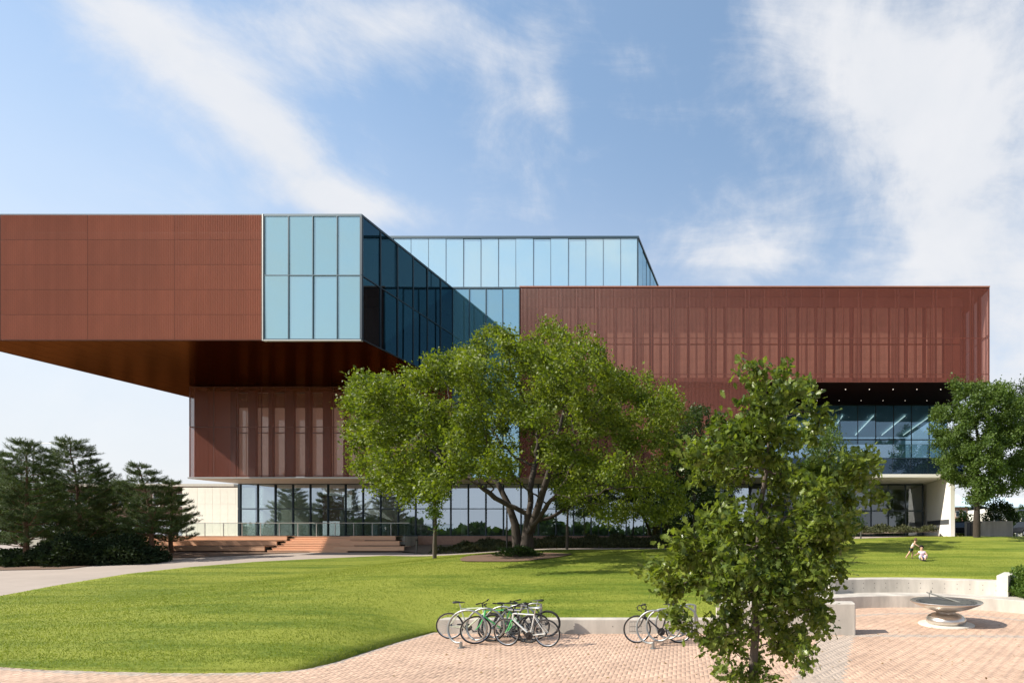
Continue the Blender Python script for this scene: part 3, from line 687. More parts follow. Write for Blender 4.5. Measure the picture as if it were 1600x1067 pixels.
for row, yy in enumerate((41.3, 44.7)):
    for i in range(12):
        b = MB(); xx = 17.0-i*1.98; b.tube([(xx, yy, RZ0-.045), (xx, yy, RZ0-.022)], .028 if row == 0 else .015, 10); part(b, 'downlight', M_dl)
b = MB(); b.box(2.6, 45.2, RZ0-.9, 4.0, 46.0, RZ0-.45); part(b, 'ceiling_sign_box', mat('dim_green', (.02,.035,.02), .6))
# wood terrace edge and low brown kerb along the bed
b = MB(); b.box(-28.98, 42.0, 1.2, 15.2, 42.19, FZ+.02); part(b, 'terrace_edge', mat('brown_kerb', (.30,.17,.12), .7, var=.2))

# timber seating steps in front of the terrace
ZB = 1.39
steps = empty('seating_steps', 'wide orange timber seating steps leading up to the museum terrace', 'steps', (-38, 39, ZB))
def step_tier(x0, x1, yf, depth, top, thick=.34, nplank=4):
    b = MB().box(x0+.05, yf+.12, top-.46, x1-.12, yf+depth, top-thick+.05); base = b.build('tier_base', M_woodside, steps); base.location = -Vector(steps.location)
    pw = depth/nplank; f = MB().box(x0, yf, top-thick, x1, yf+.06, top-.03); fo = f.build('riser', M_wood, steps); fo.location = -Vector(steps.location)
    for i in range(nplank):
        q = MB().box(x0, yf-.02+i*pw+.004, top-.03+.003, x1, yf-.02+(i+1)*pw-.004, top+.003).build('plank', M_wood, steps); q.location = -Vector(steps.location)
def sx(px, D): return (px-VX)/F*D
step_tier(sx(196,38.0), sx(413,38.0), 38.0, .8, ZB+.46)
step_tier(sx(196,38.8), sx(432,38.8), 38.8, .8, ZB+.86)
step_tier(sx(196,39.6), sx(448,39.6), 39.6, .9, FZ+.02)
step_tier(sx(521,38.0), sx(631,38.0), 38.0, .8, ZB+.46)
step_tier(sx(531,38.8), sx(624,38.8), 38.8, .8, ZB+.86)
step_tier(sx(547,39.6), sx(618,39.6), 39.6, .9, FZ+.02)
for i in range(7):
    top = ZB+.175*(i+1); yf = 38.0+i*.34
    q = MB().box(sx(418,38)+.02*i, yf, top-.175, sx(548,38)-.3, yf+.36, top-.03); q.box(sx(418,38), yf-.03, top-.03, sx(548,38)-.3, yf+.34, top); o = q.build('stair_tread', M_wood, steps); o.location = -Vector(steps.location)
# terrace glass railing
rail = empty('terrace_railing', 'glass railing with pale top rail along the museum terrace', 'railing', (-44, 40.6, FZ))
x0, x1 = sx(262,40.6), sx(640,40.6); n = 13
b = MB().box(x0, 40.57, FZ+1.06, x1, 40.63, FZ+1.11).build('top_rail', M_trim, rail); b.location = -Vector(rail.location)
for i in range(n):
    a = x0+(x1-x0)*i/n; w = (x1-x0)/n
    o = mesh_obj('glass_panel', [(a+.03,40.6,FZ+.05),(a+w-.03,40.6,FZ+.05),(a+w-.03,40.6,FZ+1.055),(a+.03,40.6,FZ+1.055)], [(0,1,2,3)], M_rail, rail); o.location = -Vector(rail.location)
    o = MB().box(a-.02, 40.58, FZ+.0, a+.02, 40.62, FZ+1.06).build('post', M_trim, rail); o.location = -Vector(rail.location)

# ------------------------------------------------------------------ plaza walls and amphitheatre
def wall_poly(name, pts, z0, z1, m, parent=None, bevel=.015, locobj=None):
    "prism from a ground outline"
    n = len(pts); V = [(p[0], p[1], z0) for p in pts]+[(p[0], p[1], z1) for p in pts]
    Fc = [tuple(reversed(range(n))), tuple(range(n, 2*n))]+[(i, (i+1) % n, n+(i+1) % n, n+i) for i in range(n)]
    o = mesh_obj(name, V, Fc, m, parent)
    if bevel:
        bm = bmesh.new(); bm.from_mesh(o.data); bmesh.ops.bevel(bm, geom=bm.edges[:], offset=bevel, segments=1, affect='EDGES', clamp_overlap=True); bm.to_mesh(o.data); bm.free()
    bm = bmesh.new(); bm.from_mesh(o.data); bmesh.ops.recalc_face_normals(bm, faces=bm.faces[:]); bm.to_mesh(o.data); bm.free()
    return o
pw = tag(wall_poly('plaza_wall', [(-8.75,13.45),(-1.2,13.45),(-1.2,13.8),(-8.75,13.8)], -.05, .39, M_concrete), 'long low concrete wall holding back the lawn behind the bicycles', 'wall')
tw = tag(wall_poly('plaza_end_wall', [(-1.19,13.25),(2.55,13.25),(2.55,13.72),(1.2,13.72),(1.2,18.6),(.75,18.6),(.75,13.72),(-1.19,13.72)], -.05, .855, M_concrete, bevel=.03), 'taller concrete wall end beside the young oak, open to the sundial plaza', 'wall')
for i in range(7):
    xx = -8.2+i*1.05; MB().tube([(xx,13.445,.2),(xx,13.46,.2)], .014, 8).build('tie_hole', M_hole, pw)
for xx in (-.5, .4, 1.3, 2.1): MB().tube([(xx,13.245,.4),(xx,13.26,.4)], .014, 8).build('tie_hole', M_hole, tw)
bench = empty('curved_bench_wall', 'curved concrete bench with a higher back wall round the sundial plaza', 'bench', (CX, CY, 0))
def arc_wall(name, r0, r1, a0, a1, z0, z1, m, n=30):
    pts = arc(r0, a0, a1, n)+arc(r1, a1, a0, n); o = wall_poly(name, pts, z0, z1, m, bench, bevel=.015); o.location = (-CX, -CY, 0); return o
arc_wall('bench_seat', RI, RI+1.1, 131, 20, -.05, .44, M_concrete)
arc_wall('back_wall', RI+1.1, RI+1.9, 130, 57, -.05, .96, M_concrete)
arc_wall('wall_pillar', RI+.95, RI+2.0, 113.6, 111.1, -.05, 1.12, M_conc_cap, n=3)
arc_wall('wall_pillar', RI+.9, RI+2.9, 56.9, 53.4, -.05, 1.20, M_conc_cap, n=3)
for i in range(14):
    a = R(108-i*3.9)
    for z in (.62, .80):
        r = RI+1.1; p = Vector((CX+r*math.cos(a), CY+r*math.sin(a), z)); d = Vector((-math.cos(a), -math.sin(a), 0))
        q = MB().tube([p-d*.01, p+d*.006], .016, 8).build('tie_hole', M_hole, bench); q.location = (-CX, -CY, 0)
# sundial
SDX, SDY = (1478-VX)/F*14.88, 14.88
sd = empty('sundial', 'round stainless steel sundial dish on a domed steel foot', 'sundial', (SDX, SDY, 0))
MB().lathe([(.80,0),(.80,.025),(.77,.035)], 48).build('base_ring', M_conc_cap, sd, smooth=True)
MB().lathe([(.50,.035),(.56,.08),(.575,.14),(.56,.20),(.50,.27),(.40,.325),(.30,.355),(.27,.36)], 48).build('foot', M_steel, sd, smooth=True)
MB().lathe([(.27,.36),(.28,.395),(.45,.44),(.70,.52),(.92,.62),(1.02,.675),(1.035,.70),(1.025,.712),(.98,.705),(.90,.685),(.45,.655),(.05,.65)], 64).build('dish', M_steel, sd, smooth=True)
MB().lathe([(.86,.686),(.865,.69),(.80,.69),(.79,.68)], 64).build('dial_ring', M_steelm, sd, smooth=True)
for k in range(24):
    a = 2*math.pi*k/24; q = MB(); ca, sa = math.cos(a), math.sin(a)
    q.tube([(.70*ca, .70*sa, .683), (.78*ca, .78*sa, .688)], .008, 4).build('hour_mark', M_black, sd)
MB().tube([(-.40,.55,.90),(.42,-.12,.66)], [.018,.034], 8).build('gnomon', M_steelm, sd, smooth=True)
MB().tube([(-.33,.50,.70),(-.33,.50,.90)], .012, 6).tube([(-.29,.46,.90),(-.29,.46,.98)], [.03,.01], 8).build('gnomon_support', M_steelm, sd)

# ------------------------------------------------------------------ vegetation
def grow(attr, trunk, seg, infl, kill, iters, wander=.08, rng=None, grav=0):
    "space colonisation: branches reach for points spread through the crown"
    nodes = [Vector(p) for p in trunk]; par = [-1]+list(range(len(trunk)-1)); A = [Vector(a) for a in attr]
    for it in range(iters):
        if not A: break
        kd = kdtree.KDTree(len(nodes))
        for i, p in enumerate(nodes): kd.insert(p, i)
        kd.balance(); D = {}; keep = []
        for a in A:
            co, i, d = kd.find(a)
            if d < kill: continue
            keep.append(a)
            if d < infl: D.setdefault(i, []).append((a-nodes[i]).normalized())
        A = keep
        if not D: break
        n0 = len(nodes)
        for i, ds in D.items():
            v = Vector((0,0,0))
            for d in ds: v += d
            if v.length < 1e-3: continue
            v.normalize(); v += Vector((rng.gauss(0,wander), rng.gauss(0,wander), rng.gauss(0,wander)+grav)); v.normalize()
            p = nodes[i]+v*seg
            nodes.append(p); par.append(i)
    return nodes, par
def skeleton_mesh(name, nodes, par, r0, rmax, m, parent, expo=2.3, sides=6, flare=1.35, nflare=2):
    n = len(nodes); kids = [[] for _ in range(n)]
    for i, p in enumerate(par):
        if p >= 0: kids[p].append(i)
    r = [0]*n
    for i in range(n-1, -1, -1):
        r[i] = r0 if not kids[i] else sum(r[k]**expo for k in kids[i])**(1/expo)
    s = rmax/r[0]; ex = math.log(rmax/r0)/max(1e-6, math.log(r[0]/r0)) if r[0] > r0*1.01 else 1
    r = [r0*(q/r0)**ex for q in r]
    V = []; Fc = []; P = np.array([tuple(p) for p in nodes])
    def ring(c, t, rad, k):
        a = t.cross(Vector((.31,.22,.92))); 
        if a.length < 1e-4: a = t.cross(Vector((1,0,0)))
        a.normalize(); b = a.cross(t)
        for j in range(k):
            q = 2*math.pi*j/k; V.append(tuple(c+(a*math.cos(q)+b*math.sin(q))*rad))
    for i in range(1, n):
        p = par[i]; t = (nodes[i]-nodes[p])
        if t.length < 1e-6: continue
        t.normalize(); k = sides+4 if r[i] > .08 else (sides if r[i] > .02 else 4)
        main = max(kids[p], key=lambda q: r[q]) == i
        ra = min(r[p], r[i]*1.25) if main else r[i]*1.1
        if main and p < nflare: ra = r[p]*flare
        b = len(V)
        tp = t
        if par[p] >= 0 and main: tp = ((nodes[p]-nodes[par[p]]).normalized()+t).normalized()
        tc_ = t
        if kids[i]:
            mk = max(kids[i], key=lambda q: r[q]); tc_ = ((nodes[mk]-nodes[i]).normalized()+t).normalized()
        rc = r[i]*(flare if i < nflare else 1)
        ring(nodes[p], tp, ra, k); ring(nodes[i], tc_, rc, k)
        for j in range(k): j2 = (j+1) % k; Fc.append((b+j, b+j2, b+k+j2, b+k+j))
    o = mesh_obj(name, V, Fc, m, parent, smooth=True); return o, r, kids
LEAF_SIMPLE = (np.array([(0,0,0),(.5,.34,.05),(1,0,-.06),(.5,-.34,.05)]), np.array([(0,2,1),(0,3,2)]))
def oak_leaf():
    pts = [(0,.02),(.14,.06),(.26,.20),(.33,.10),(.46,.31),(.56,.15),(.68,.36),(.80,.20),(.92,.17),(1.0,0)]
    V = [(0,0,0),(.35,0,-.02),(.7,0,-.03),(1.0,0,-.08)]; up = []; dn = []
    for x, y in pts[1:-1]:
        up.append(len(V)); V.append((x, y, .10*y+.03*math.sin(x*9))); dn.append(len(V)); V.append((x, -y, .10*y-.02*math.sin(x*8)))
    T = []
    def fan(side, flip):
        mid = lambda x: 0 if x < .25 else (1 if x < .55 else (2 if x < .85 else 3))
        seq = side
        for a, b in zip(seq[:-1], seq[1:]):
            ma, mb_ = mid(V[a][0]), mid(V[b][0])
            T.append((ma, a, b) if not flip else (ma, b, a))
            if ma != mb_: T.append((ma, b, mb_) if not flip else (ma, mb_, b))
        T.append((3, 2, seq[-1]) if not flip else (3, seq[-1], 2))
    fan(up, True); fan(dn, False)
    return np.array(V), np.array(T)
OAK = oak_leaf()
def leaves(name, centers, dirs, size, tmpl, m, parent, rng, up=.4, jitter=.4, roll=1.0, svar=.3):
    n = len(centers); C = np.asarray(centers, float); Dv = np.asarray(dirs, float)+rng.normal(0, jitter, (n,3)); Dv /= np.linalg.norm(Dv, axis=1, keepdims=True)+1e-9
    Nn = rng.normal(0, roll, (n,3)); Nn[:,2] += up*2.2
    Nn -= (Nn*Dv).sum(1, keepdims=True)*Dv; Nn /= np.linalg.norm(Nn, axis=1, keepdims=True)+1e-9
    B = np.cross(Nn, Dv); S = size*(1+rng.uniform(-svar, svar, (n,1)))
    TV, TT = tmpl
    V = C[:,None,:]+S[:,None]*(TV[None,:,0:1]*Dv[:,None,:]+TV[None,:,1:2]*B[:,None,:]+TV[None,:,2:3]*Nn[:,None,:])
    T = (TT[None]+np.arange(n)[:,None,None]*len(TV)).reshape(-1,3)
    return stuff(np_obj(name, V.reshape(-1,3), T, m, parent))
def blob_points(blobs, n, rng, hollow=.35):
    "random points spread in a cluster of soft balls, denser near their skins"
    vols = np.array([b[3]**2.6 for b in blobs]); idx = rng.choice(len(blobs), n, p=vols/vols.sum())
    d = rng.normal(0,1,(n,3)); d /= np.linalg.norm(d, axis=1, keepdims=True); r = (hollow+(1-hollow)*rng.uniform(0,1,n))**(1/2.0)
    B = np.array([(b[0],b[1],b[2]) for b in blobs]); Rr = np.array([b[3] for b in blobs])
    q = B[idx]+d*(r*Rr[idx])[:,None]*np.array([1,1,.85]); return q
def make_tree(name, label, base, blobs, nattr, trunk, seg, infl, kill, rmax, r0, barkm, leafm, nleaf, lsize, tmpl=LEAF_SIMPLE, seed=1, up=.4, spread=None, group=None, cat='tree', grav=0, wander=.10, tipfrac=2.2, iters=120, jitter=.7):
    rng = np.random.default_rng(seed); rr = random.Random(seed)
    root = empty(name, label, cat, base, group=group)
    bx = Vector(base)
    A = blob_points(blobs, nattr, rng)-np.array(tuple(bx))
    tr = [Vector(p)-bx for p in trunk]
    nodes, par = grow([tuple(a) for a in A], tr, seg, infl, kill, iters, wander, rr, grav)
    tk, r, kids = skeleton_mesh('trunk', nodes, par, r0, rmax, barkm, root)
    P = np.array([tuple(p) for p in nodes]); r = np.array(r)
    tips = np.where(r < r0*tipfrac)[0]; tips = tips[tips >= len(trunk)]
    D = np.array([tuple((nodes[i]-nodes[par[i]]).normalized()) for i in tips])
    w = np.where(r[tips] <= r0*1.01, 2.5, 1.0); w /= w.sum()
    pick = rng.choice(len(tips), nleaf, p=w)
    spread = spread or seg*.8
    C = P[tips[pick]]-D[pick]*rng.uniform(0, seg, (nleaf,1))+rng.normal(0, spread*.5, (nleaf,3))
    leaves('crown', C, D[pick]*.7+rng.normal(0,.3,(nleaf,3))+np.array([0,0,-.12]), lsize, tmpl, leafm, root, rng, up=up, jitter=jitter)
    return root
def px_blobs(L, D, depth, pxc, hw, rng, copies=3, sat=0):
    out = []
    if sat:
        cy = sum(b[1] for b in L)/len(L); L2 = []
        for (px, py, rp) in L:
            L2.append((px, py, rp*.80))
            for k in range(sat):
                a = math.atan2(py-cy, px-pxc)+rng.gauss(0, .7); L2.append((px+math.cos(a)*rp*rng.uniform(.65,1.0), py+math.sin(a)*rp*rng.uniform(.65,1.0), rp*rng.uniform(.22,.42)))
        L = L2
    for (px, py, rp) in L:
        k = math.sqrt(max(.05, 1-((px-pxc)/hw)**2))*depth
        for j in range(copies):
            dy = k*((j+rng.uniform(.1,.9))/copies*2-1); Dd = D
            p = W(px, py, D+dy); p.y = D; out.append((p.x+rng.gauss(0,.15), p.y+dy, p.z+rng.gauss(0,.15), rp/F*(D+dy)*rng.uniform(.8,1.0)))
    return out
# the great spreading tree
D0 = 27.0; tx = sx(823, D0); tz = zt(tx, D0)
big = [(556,652,34),(590,612,44),(640,590,42),(700,575,46),(612,668,46),(676,640,52),(600,735,34),(652,712,44),(740,548,36),(752,600,48),(805,548,46),(860,540,42),(912,560,46),(965,590,46),(1010,618,38),(1044,628,26),(860,600,52),(925,640,55),(985,668,50),(1040,690,34),(800,640,50),(740,660,46),(870,690,48),(940,725,44),(1000,745,44),(1050,755,28),(690,757,26),(640,770,20),(905,770,28),(970,790,24),(770,520,16),(720,720,34),(745,690,34),(792,705,32),(1010,785,32),(955,800,20),(640,745,34),(580,705,30),(870,745,30),(1050,785,24),(835,640,44),(905,715,36),(1065,650,18)]
rg = random.Random(5); big = [(a, b_+9, c_) for a, b_, c_ in big]
bl = [b for b in px_blobs(big, D0-1.3, 8.2, 800, 300, rg, 2, sat=3)]
bl = [b for b in bl]
tr = [(tx,D0,tz-.1),(tx+.02,D0,tz+.6),(tx+.05,D0,tz+1.3),(tx+.08,D0+.05,tz+1.9)]
make_tree('spreading_tree', 'great broad crowned tree on the lawn in front of the museum', (tx,D0,tz), bl, 3600, tr, .36, 9, .55, .26, .009, M_bark, M_leaf, 125000, .145, seed=11, spread=.42, wander=.18, iters=150)
# second stem of the same trunk
bt = bpy.data.objects.get('spreading_tree')
m2 = MB().tube([(-.42,-.05,-.1),(-.50,-.05,.7),(-.62,-.02,1.7),(-1.0,.1,2.7),(-1.7,.3,3.9),(-2.7,.5,5.2),(-3.8,.6,6.3)], [.30,.24,.20,.16,.13,.10,.06], 12); m2.build('stem', M_bark, bt, smooth=True)
m2 = MB().tube([(.25,-.1,1.3),(.7,-.2,2.6),(1.2,-.2,4.2),(1.6,0,6.0),(1.9,.3,8.0)], [.22,.18,.15,.11,.06], 12); m2.build('stem', M_bark, bt, smooth=True)
# mulch ring and ivy at its foot
ml = []
for k in range(28):
    a = 2*math.pi*k/28; ml.append((tx-.35+2.7*math.cos(a)*(1+.06*math.sin(3*a)), D0-.5+2.6*math.sin(a)*(1+.05*math.sin(5*a))))
sheet('mulch_bed', ml, M_mulch, .075, .5)
rng = np.random.default_rng(4)
def clump(name, label, cat, base, rx, ry, rz, n, size, m, seed, group=None, lab=True, parent=None, stems=0):
    rg_ = np.random.default_rng(seed); d = rg_.normal(0,1,(n,3)); d /= np.linalg.norm(d,axis=1,keepdims=True); d[:,2] = np.abs(d[:,2])
    lump = 1+.22*np.sin(d[:,0]*5+seed)*np.cos(d[:,1]*4+seed*2)+.15*np.sin(d[:,2]*9+d[:,0]*7)
    C = d*np.array([rx,ry,rz])*(rg_.uniform(.45,1,(n,1))**.5)*lump[:,None]
    root = empty(name, label, cat, base, group=group)
    leaves('foliage', C, d+np.array([0,0,.3]), size, LEAF_SIMPLE, m, root, rg_, up=.3, jitter=.6)
    mb = MB()
    for k in range(7):
        a = 2*math.pi*k/7+seed; mb.tube([(0,0,0),(rx*.35*math.cos(a),ry*.35*math.sin(a),rz*.45),(rx*.65*math.cos(a),ry*.65*math.sin(a),rz*.7)], [.02,.015,.006], 5)
    mb.build('stem', M_bark, root); return root
clump('ivy_clump', 'dark low shrub growing round the foot of the great tree', 'shrub', (tx-.1, D0-.65, tz), 1.15, .5, .5, 2600, .09, M_leafd, 2)
def simple_tree(name, label, px, D, blobs, leafm, nleaf, lsize, rmax, nattr=500, h0=1.6, seed=1, depth=None, seg=.28, zoff=0, barkm=None, tz_=None, up=.3, **k):
    x = sx(px, D); z = zt(x, D) if tz_ is None else tz_
    rg2 = random.Random(seed); cx = sum(b[0] for b in blobs)/len(blobs); hw = max(abs(b[0]-cx)+b[2] for b in blobs)
    dp = depth or hw/F*D*.8
    bl = px_blobs(blobs, D, dp, cx, hw*1.05, rg2, 3)
    top = max(b[2] for b in bl); tr = [(x,D,z-.05),(x+.01,D,z+h0*.5),(x+.03,D,z+h0)]
    n = 4
    for i in range(1, n+1): tr.append((x+.03+rg2.gauss(0,.04)*i, D+rg2.gauss(0,.04), z+h0+(top-z-h0)*.75*i/n))
    return make_tree(name, label, (x,D,z), bl, nattr, tr, seg, 6, seg*1.5, rmax, .006, barkm or M_barky, leafm, nleaf, lsize, seed=seed, up=up, spread=seg*1.2, **k)
simple_tree('young_tree', 'slim young tree with bright leaves left of the great trunk', 679, 30.5, [(680,800,18),(672,770,30),(690,735,34),(668,720,28),(700,700,28),(680,690,24)], M_leafy, 9000, .13, .085, 350, 1.7, seed=21)
simple_tree('young_tree', 'thin young tree behind the right side of the great trunk', 886, 34.5, [(888,780,26),(900,750,32),(876,740,26),(894,715,28)], M_leafd, 6500, .14, .07, 260, 2.0, seed=22)
simple_tree('dark_tree', 'dark dense tree against the museum between the great tree and the oak', 1085, 35.0, [(1085,820,40),(1060,790,42),(1110,790,40),(1085,750,50),(1070,705,44),(1110,700,38),(1090,665,36),(1075,655,22),(1100,640,14)], M_leafd, 26000, .15, .16, 700, 1.2, seed=23)
simple_tree('upright_tree', 'fine leaved upright tree on the lawn just behind the oak', 1290, 30.5, [(1290,845,44),(1262,815,36),(1320,815,40),(1290,780,50),(1260,760,34),(1322,765,34),(1290,725,44),(1280,690,34),(1310,690,26),(1300,662,18),(1270,668,14)], M_leafr, 26000, .125, .14, 700, .9, seed=24)
simple_tree('park_tree', 'dense rounded tree at the right end of the museum', 1526, 37.5, [(1500,730,38),(1540,760,34),(1480,700,32),(1530,720,46),(1570,750,36),(1490,660,36),(1530,680,46),(1575,700,44),(1610,730,36),(1515,630,34),(1555,640,42),(1590,660,42),(1500,610,20),(1530,602,22),(1470,640,14),(1565,615,26)], M_leafr, 64000, .17, .20, 1200, 2.2, seed=25, barkm=M_bark, depth=3.6, seg=.34, tz_=2.58)
simple_tree('park_tree', 'pale green tree filling the right edge of the view', 1640, 41.0, [(1640,760,40),(1610,720,40),(1660,700,50),(1600,660,38),(1640,650,46),(1590,620,26),(1625,610,34),(1610,592,18),(1660,610,40),(1690,680,40)], M_leafr, 26000, .16, .26, 800, 2.4, seed=26, barkm=M_bark, depth=3.2, seg=.36, tz_=2.6)
# foreground oak
DO = 6.35
oakb = [(1195,706,30),(1225,712,26),(1150,715,26),(1190,600,26),(1225,602,24),(1210,590,16),(1245,595,14),(1190,640,32),(1232,640,26),(1160,665,28),(1205,680,34),(1115,685,34),(1085,700,24),(1100,730,30),(1140,740,28),(1215,735,36),(1260,700,16),
        (1240,760,32),(1190,775,34),(1290,750,34),(1325,735,28),(1345,715,18),(1335,770,26),(1290,800,34),(1350,790,14),(1120,800,30),(1075,825,26),(1055,850,20),(1100,850,34),(1150,840,40),(1200,840,40),(1250,840,38),(1300,835,28),(1330,825,16),
        (1060,890,32),(1020,900,14),(1035,915,14),(1110,900,40),(1160,900,42),(1210,900,42),(1260,895,36),(1300,900,22),(1310,930,14),(1070,935,20),(1110,950,34),(1160,950,38),(1215,945,36),(1260,945,30),(1290,960,16),
        (1090,980,18),(1130,990,26),(1170,1000,20),(1240,990,32),(1275,985,18),(1250,1030,26),(1220,1050,14),(1140,1010,18),(1185,575,12),(1255,580,8)]
ox = sx(1178, DO)
rg3 = random.Random(9); oakb = [(a, b_+6, c_*.90) for a, b_, c_ in oakb]; obl = px_blobs(oakb, DO, .95, 1190, 190, rg3, 2)
otr = [(ox,DO,-.05),(ox,DO,.55),(ox-.01,DO,1.0),(ox+.03,DO,1.5),(ox+.01,DO+.02,2.0),(ox+.06,DO,2.5),(ox+.08,DO,3.0),(ox+.16,DO,3.5),(ox+.2,DO,4.0)]
make_tree('oak_tree', 'young oak with glossy lobed leaves in the foreground of the plaza', (ox,DO,0), obl, 1500, otr, .10, 1.2, .13, .055, .0028, M_barky, M_leafo, 16500, .096, tmpl=OAK, seed=31, up=.35, spread=.13, wander=.12, jitter=.8, iters=90)
oak = bpy.data.objects['oak_tree']
# ---- pines
PINE_T = None
def needle_tuft():
    V = []; T = []; n = 14; r_ = random.Random(2)
    for k in range(n):
        a = 2*math.pi*k/n*2.4; t = .9*k/n; d = Vector((math.cos(a)*.75, math.sin(a)*.75, .65)).normalized(); side = d.cross(Vector((0,0,1))).normalized()*.038
        b = Vector((0,0,t*.8)); i = len(V); L_ = .42*r_.uniform(.8,1.2)
        V += [tuple(b-side), tuple(b+side), tuple(b+d*L_)]; T.append((i,i+1,i+2))
    V = [(v[2], v[0], v[1]) for v in V]   # tuft axis along +x
    return np.array(V), np.array(T)
NT = needle_tuft()
def make_pine(label, px, D, top_py, spreadr, seed, lean=0, group='pines on the left of the path', clear=.12, nw=13, tuft=.34):
    rg_ = random.Random(seed); x = sx(px, D); z = zt(x, D); h = H+(VY-top_py)/F*D-z
    root = empty('pine_tree', label, 'pine tree', (x, D, z), group=group)
    mb = MB(); pts = [(lean*(t**2)*h*.1+rg_.gauss(0,.03)*(t > 0), rg_.gauss(0,.03)*(t > 0), h*t) for t in [i/8 for i in range(9)]]
    mb.tube(pts, [.13-.115*i/8 for i in range(9)], 8)
    C = []; Dr = []
    for w in range(nw):
        t = clear+(1-clear)*(w+.5)/nw; zc_ = h*t; k = rg_.randint(4, 6); a0 = rg_.uniform(0, 6.28)
        px_ = np.interp(t, [i/8 for i in range(9)], [p[0] for p in pts]); L0 = spreadr*(1-t)**.62*(.65+.35*min(1, t*3))
        for j in range(k):
            a = a0+2*math.pi*j/k+rg_.gauss(0,.25); L_ = L0*rg_.uniform(.65,1.15)+.15
            d = Vector((math.cos(a), math.sin(a), 0)); base = Vector((px_, 0, zc_)); P_ = []
            for s in range(6):
                u_ = s/5; P_.append(base+d*L_*u_+Vector((0,0, L_*(.10*u_+.28*u_*u_))))
            mb.tube(P_, [.035*(1-.75*i/5)*(1-t*.5) for i in range(6)], 5, cap=False)
            m_ = max(4, int(L_*9))
            for s in range(m_):
                u_ = .35+.65*(s+1)/m_; p = base+d*L_*u_+Vector((0,0,L_*(.10*u_+.28*u_*u_)))
                for q in range(4):
                    sd_ = Vector((-d.y, d.x, 0))*rg_.uniform(-1,1)*.34*L_*(1.25-u_); p2 = p+sd_+Vector((rg_.gauss(0,.06),rg_.gauss(0,.06),rg_.gauss(0,.05)))
                    C.append(tuple(p2)); dd = (d*.6+sd_.normalized()*.6+Vector((0,0,.75))).normalized(); Dr.append(tuple(dd))
    for s in range(8): C.append((pts[-1][0], 0, h*(.9+.1*s/8))); Dr.append((rg_.gauss(0,.3), rg_.gauss(0,.3), 1))
    mb.build('trunk', M_barkp, root, smooth=True)
    leaves('crown', C, Dr, tuft, NT, M_needle, root, np.random.default_rng(seed), up=.3, jitter=.25)
    return root
make_pine('tall dark pine with a bare lower trunk nearest the left edge of the path', 42, 29.5, 692, 2.3, 1, nw=15)
make_pine('tallest pine behind the first one with an open pointed top', 128, 33.0, 688, 3.2, 2, nw=15, lean=-1)
make_pine('crooked red barked pine standing by the timber steps', 238, 32.5, 726, 1.9, 3, lean=-1.4, clear=.22, nw=10)
make_pine('pine cut off by the left edge of the photograph', -8, 33.0, 708, 2.6, 4, nw=13)
make_pine('short pine in front of the cream wall corner', 268, 37.0, 752, 1.5, 5, nw=9)
make_pine('bushy low pine between the tall pines and the crooked one', 178, 36.5, 752, 2.8, 6, nw=10)
# dark junipers under the pines
for i, (px, D, rx, rz, n, lab) in enumerate(((62,29.5,1.9,.9,6000,'dark juniper mound below the first pine'),(120,29.8,2.2,1.6,9000,'large dark juniper in front of the tallest pine'),(185,30.6,2.2,1.5,9000,'broad dark juniper left of the crooked pine'),(222,31.3,1.3,.8,4000,'low juniper at the foot of the crooked pine'),(20,31.5,1.6,.8,3500,'low juniper at the left edge'),(150,34.5,3.4,2.1,8000,'tall hedge shrub behind the junipers'))):
    xx = sx(px, D); clump('juniper_shrub', lab, 'shrub', (xx, D, zt(xx,D)-.05), rx, rx*.6, rz, n, .15, M_junip if i < 5 else M_leafd, 40+i, group='dark shrubs under the pines')
isl = [G(px, py) for px, py in ((262,873),(180,880),(100,889.5),(20,891),(-60,893))]+[(-52,24),(-60,36),(-40,39.4),(-34.5,38.0)]
sheet('pine_bed', isl, M_mulch, .045, 1.2)
# shrub by the right pillar
hx = 9.75
clump('round_shrub', 'bright green shrub beside the concrete pillar at the right edge', 'shrub', (10.15, 18.0, .45), 1.15, 1.0, 1.25, 9000, .085, M_shrub, 60)
# plants in the planting bed
def bed_plants():
    rg_ = np.random.default_rng(8); C = []; Dv = []; n = 0
    while n < 34000:
        x = rg_.uniform(-24.5, 14.5); y = rg_.uniform(36.2, 42.2)
        if not inside(bed_poly, x, y): continue
        cl = math.sin(x*1.7)*math.cos(y*1.9+x*.6)
        if cl < rg_.uniform(-1,.6): continue
        hgt = .15+.42*max(0, cl); C.append((x, y, bed_z(x,y)+rg_.uniform(0,hgt))); Dv.append((rg_.normal(0,.5), rg_.normal(0,.5), 1)); n += 1
    o = leaves('bed_plants', C, Dv, .17, LEAF_SIMPLE, M_plant, None, rg_, up=0, jitter=.3)
    o['label'] = 'low mixed plants and grasses filling the bed along the museum'; o['category'] = 'plants'
bed_plants()
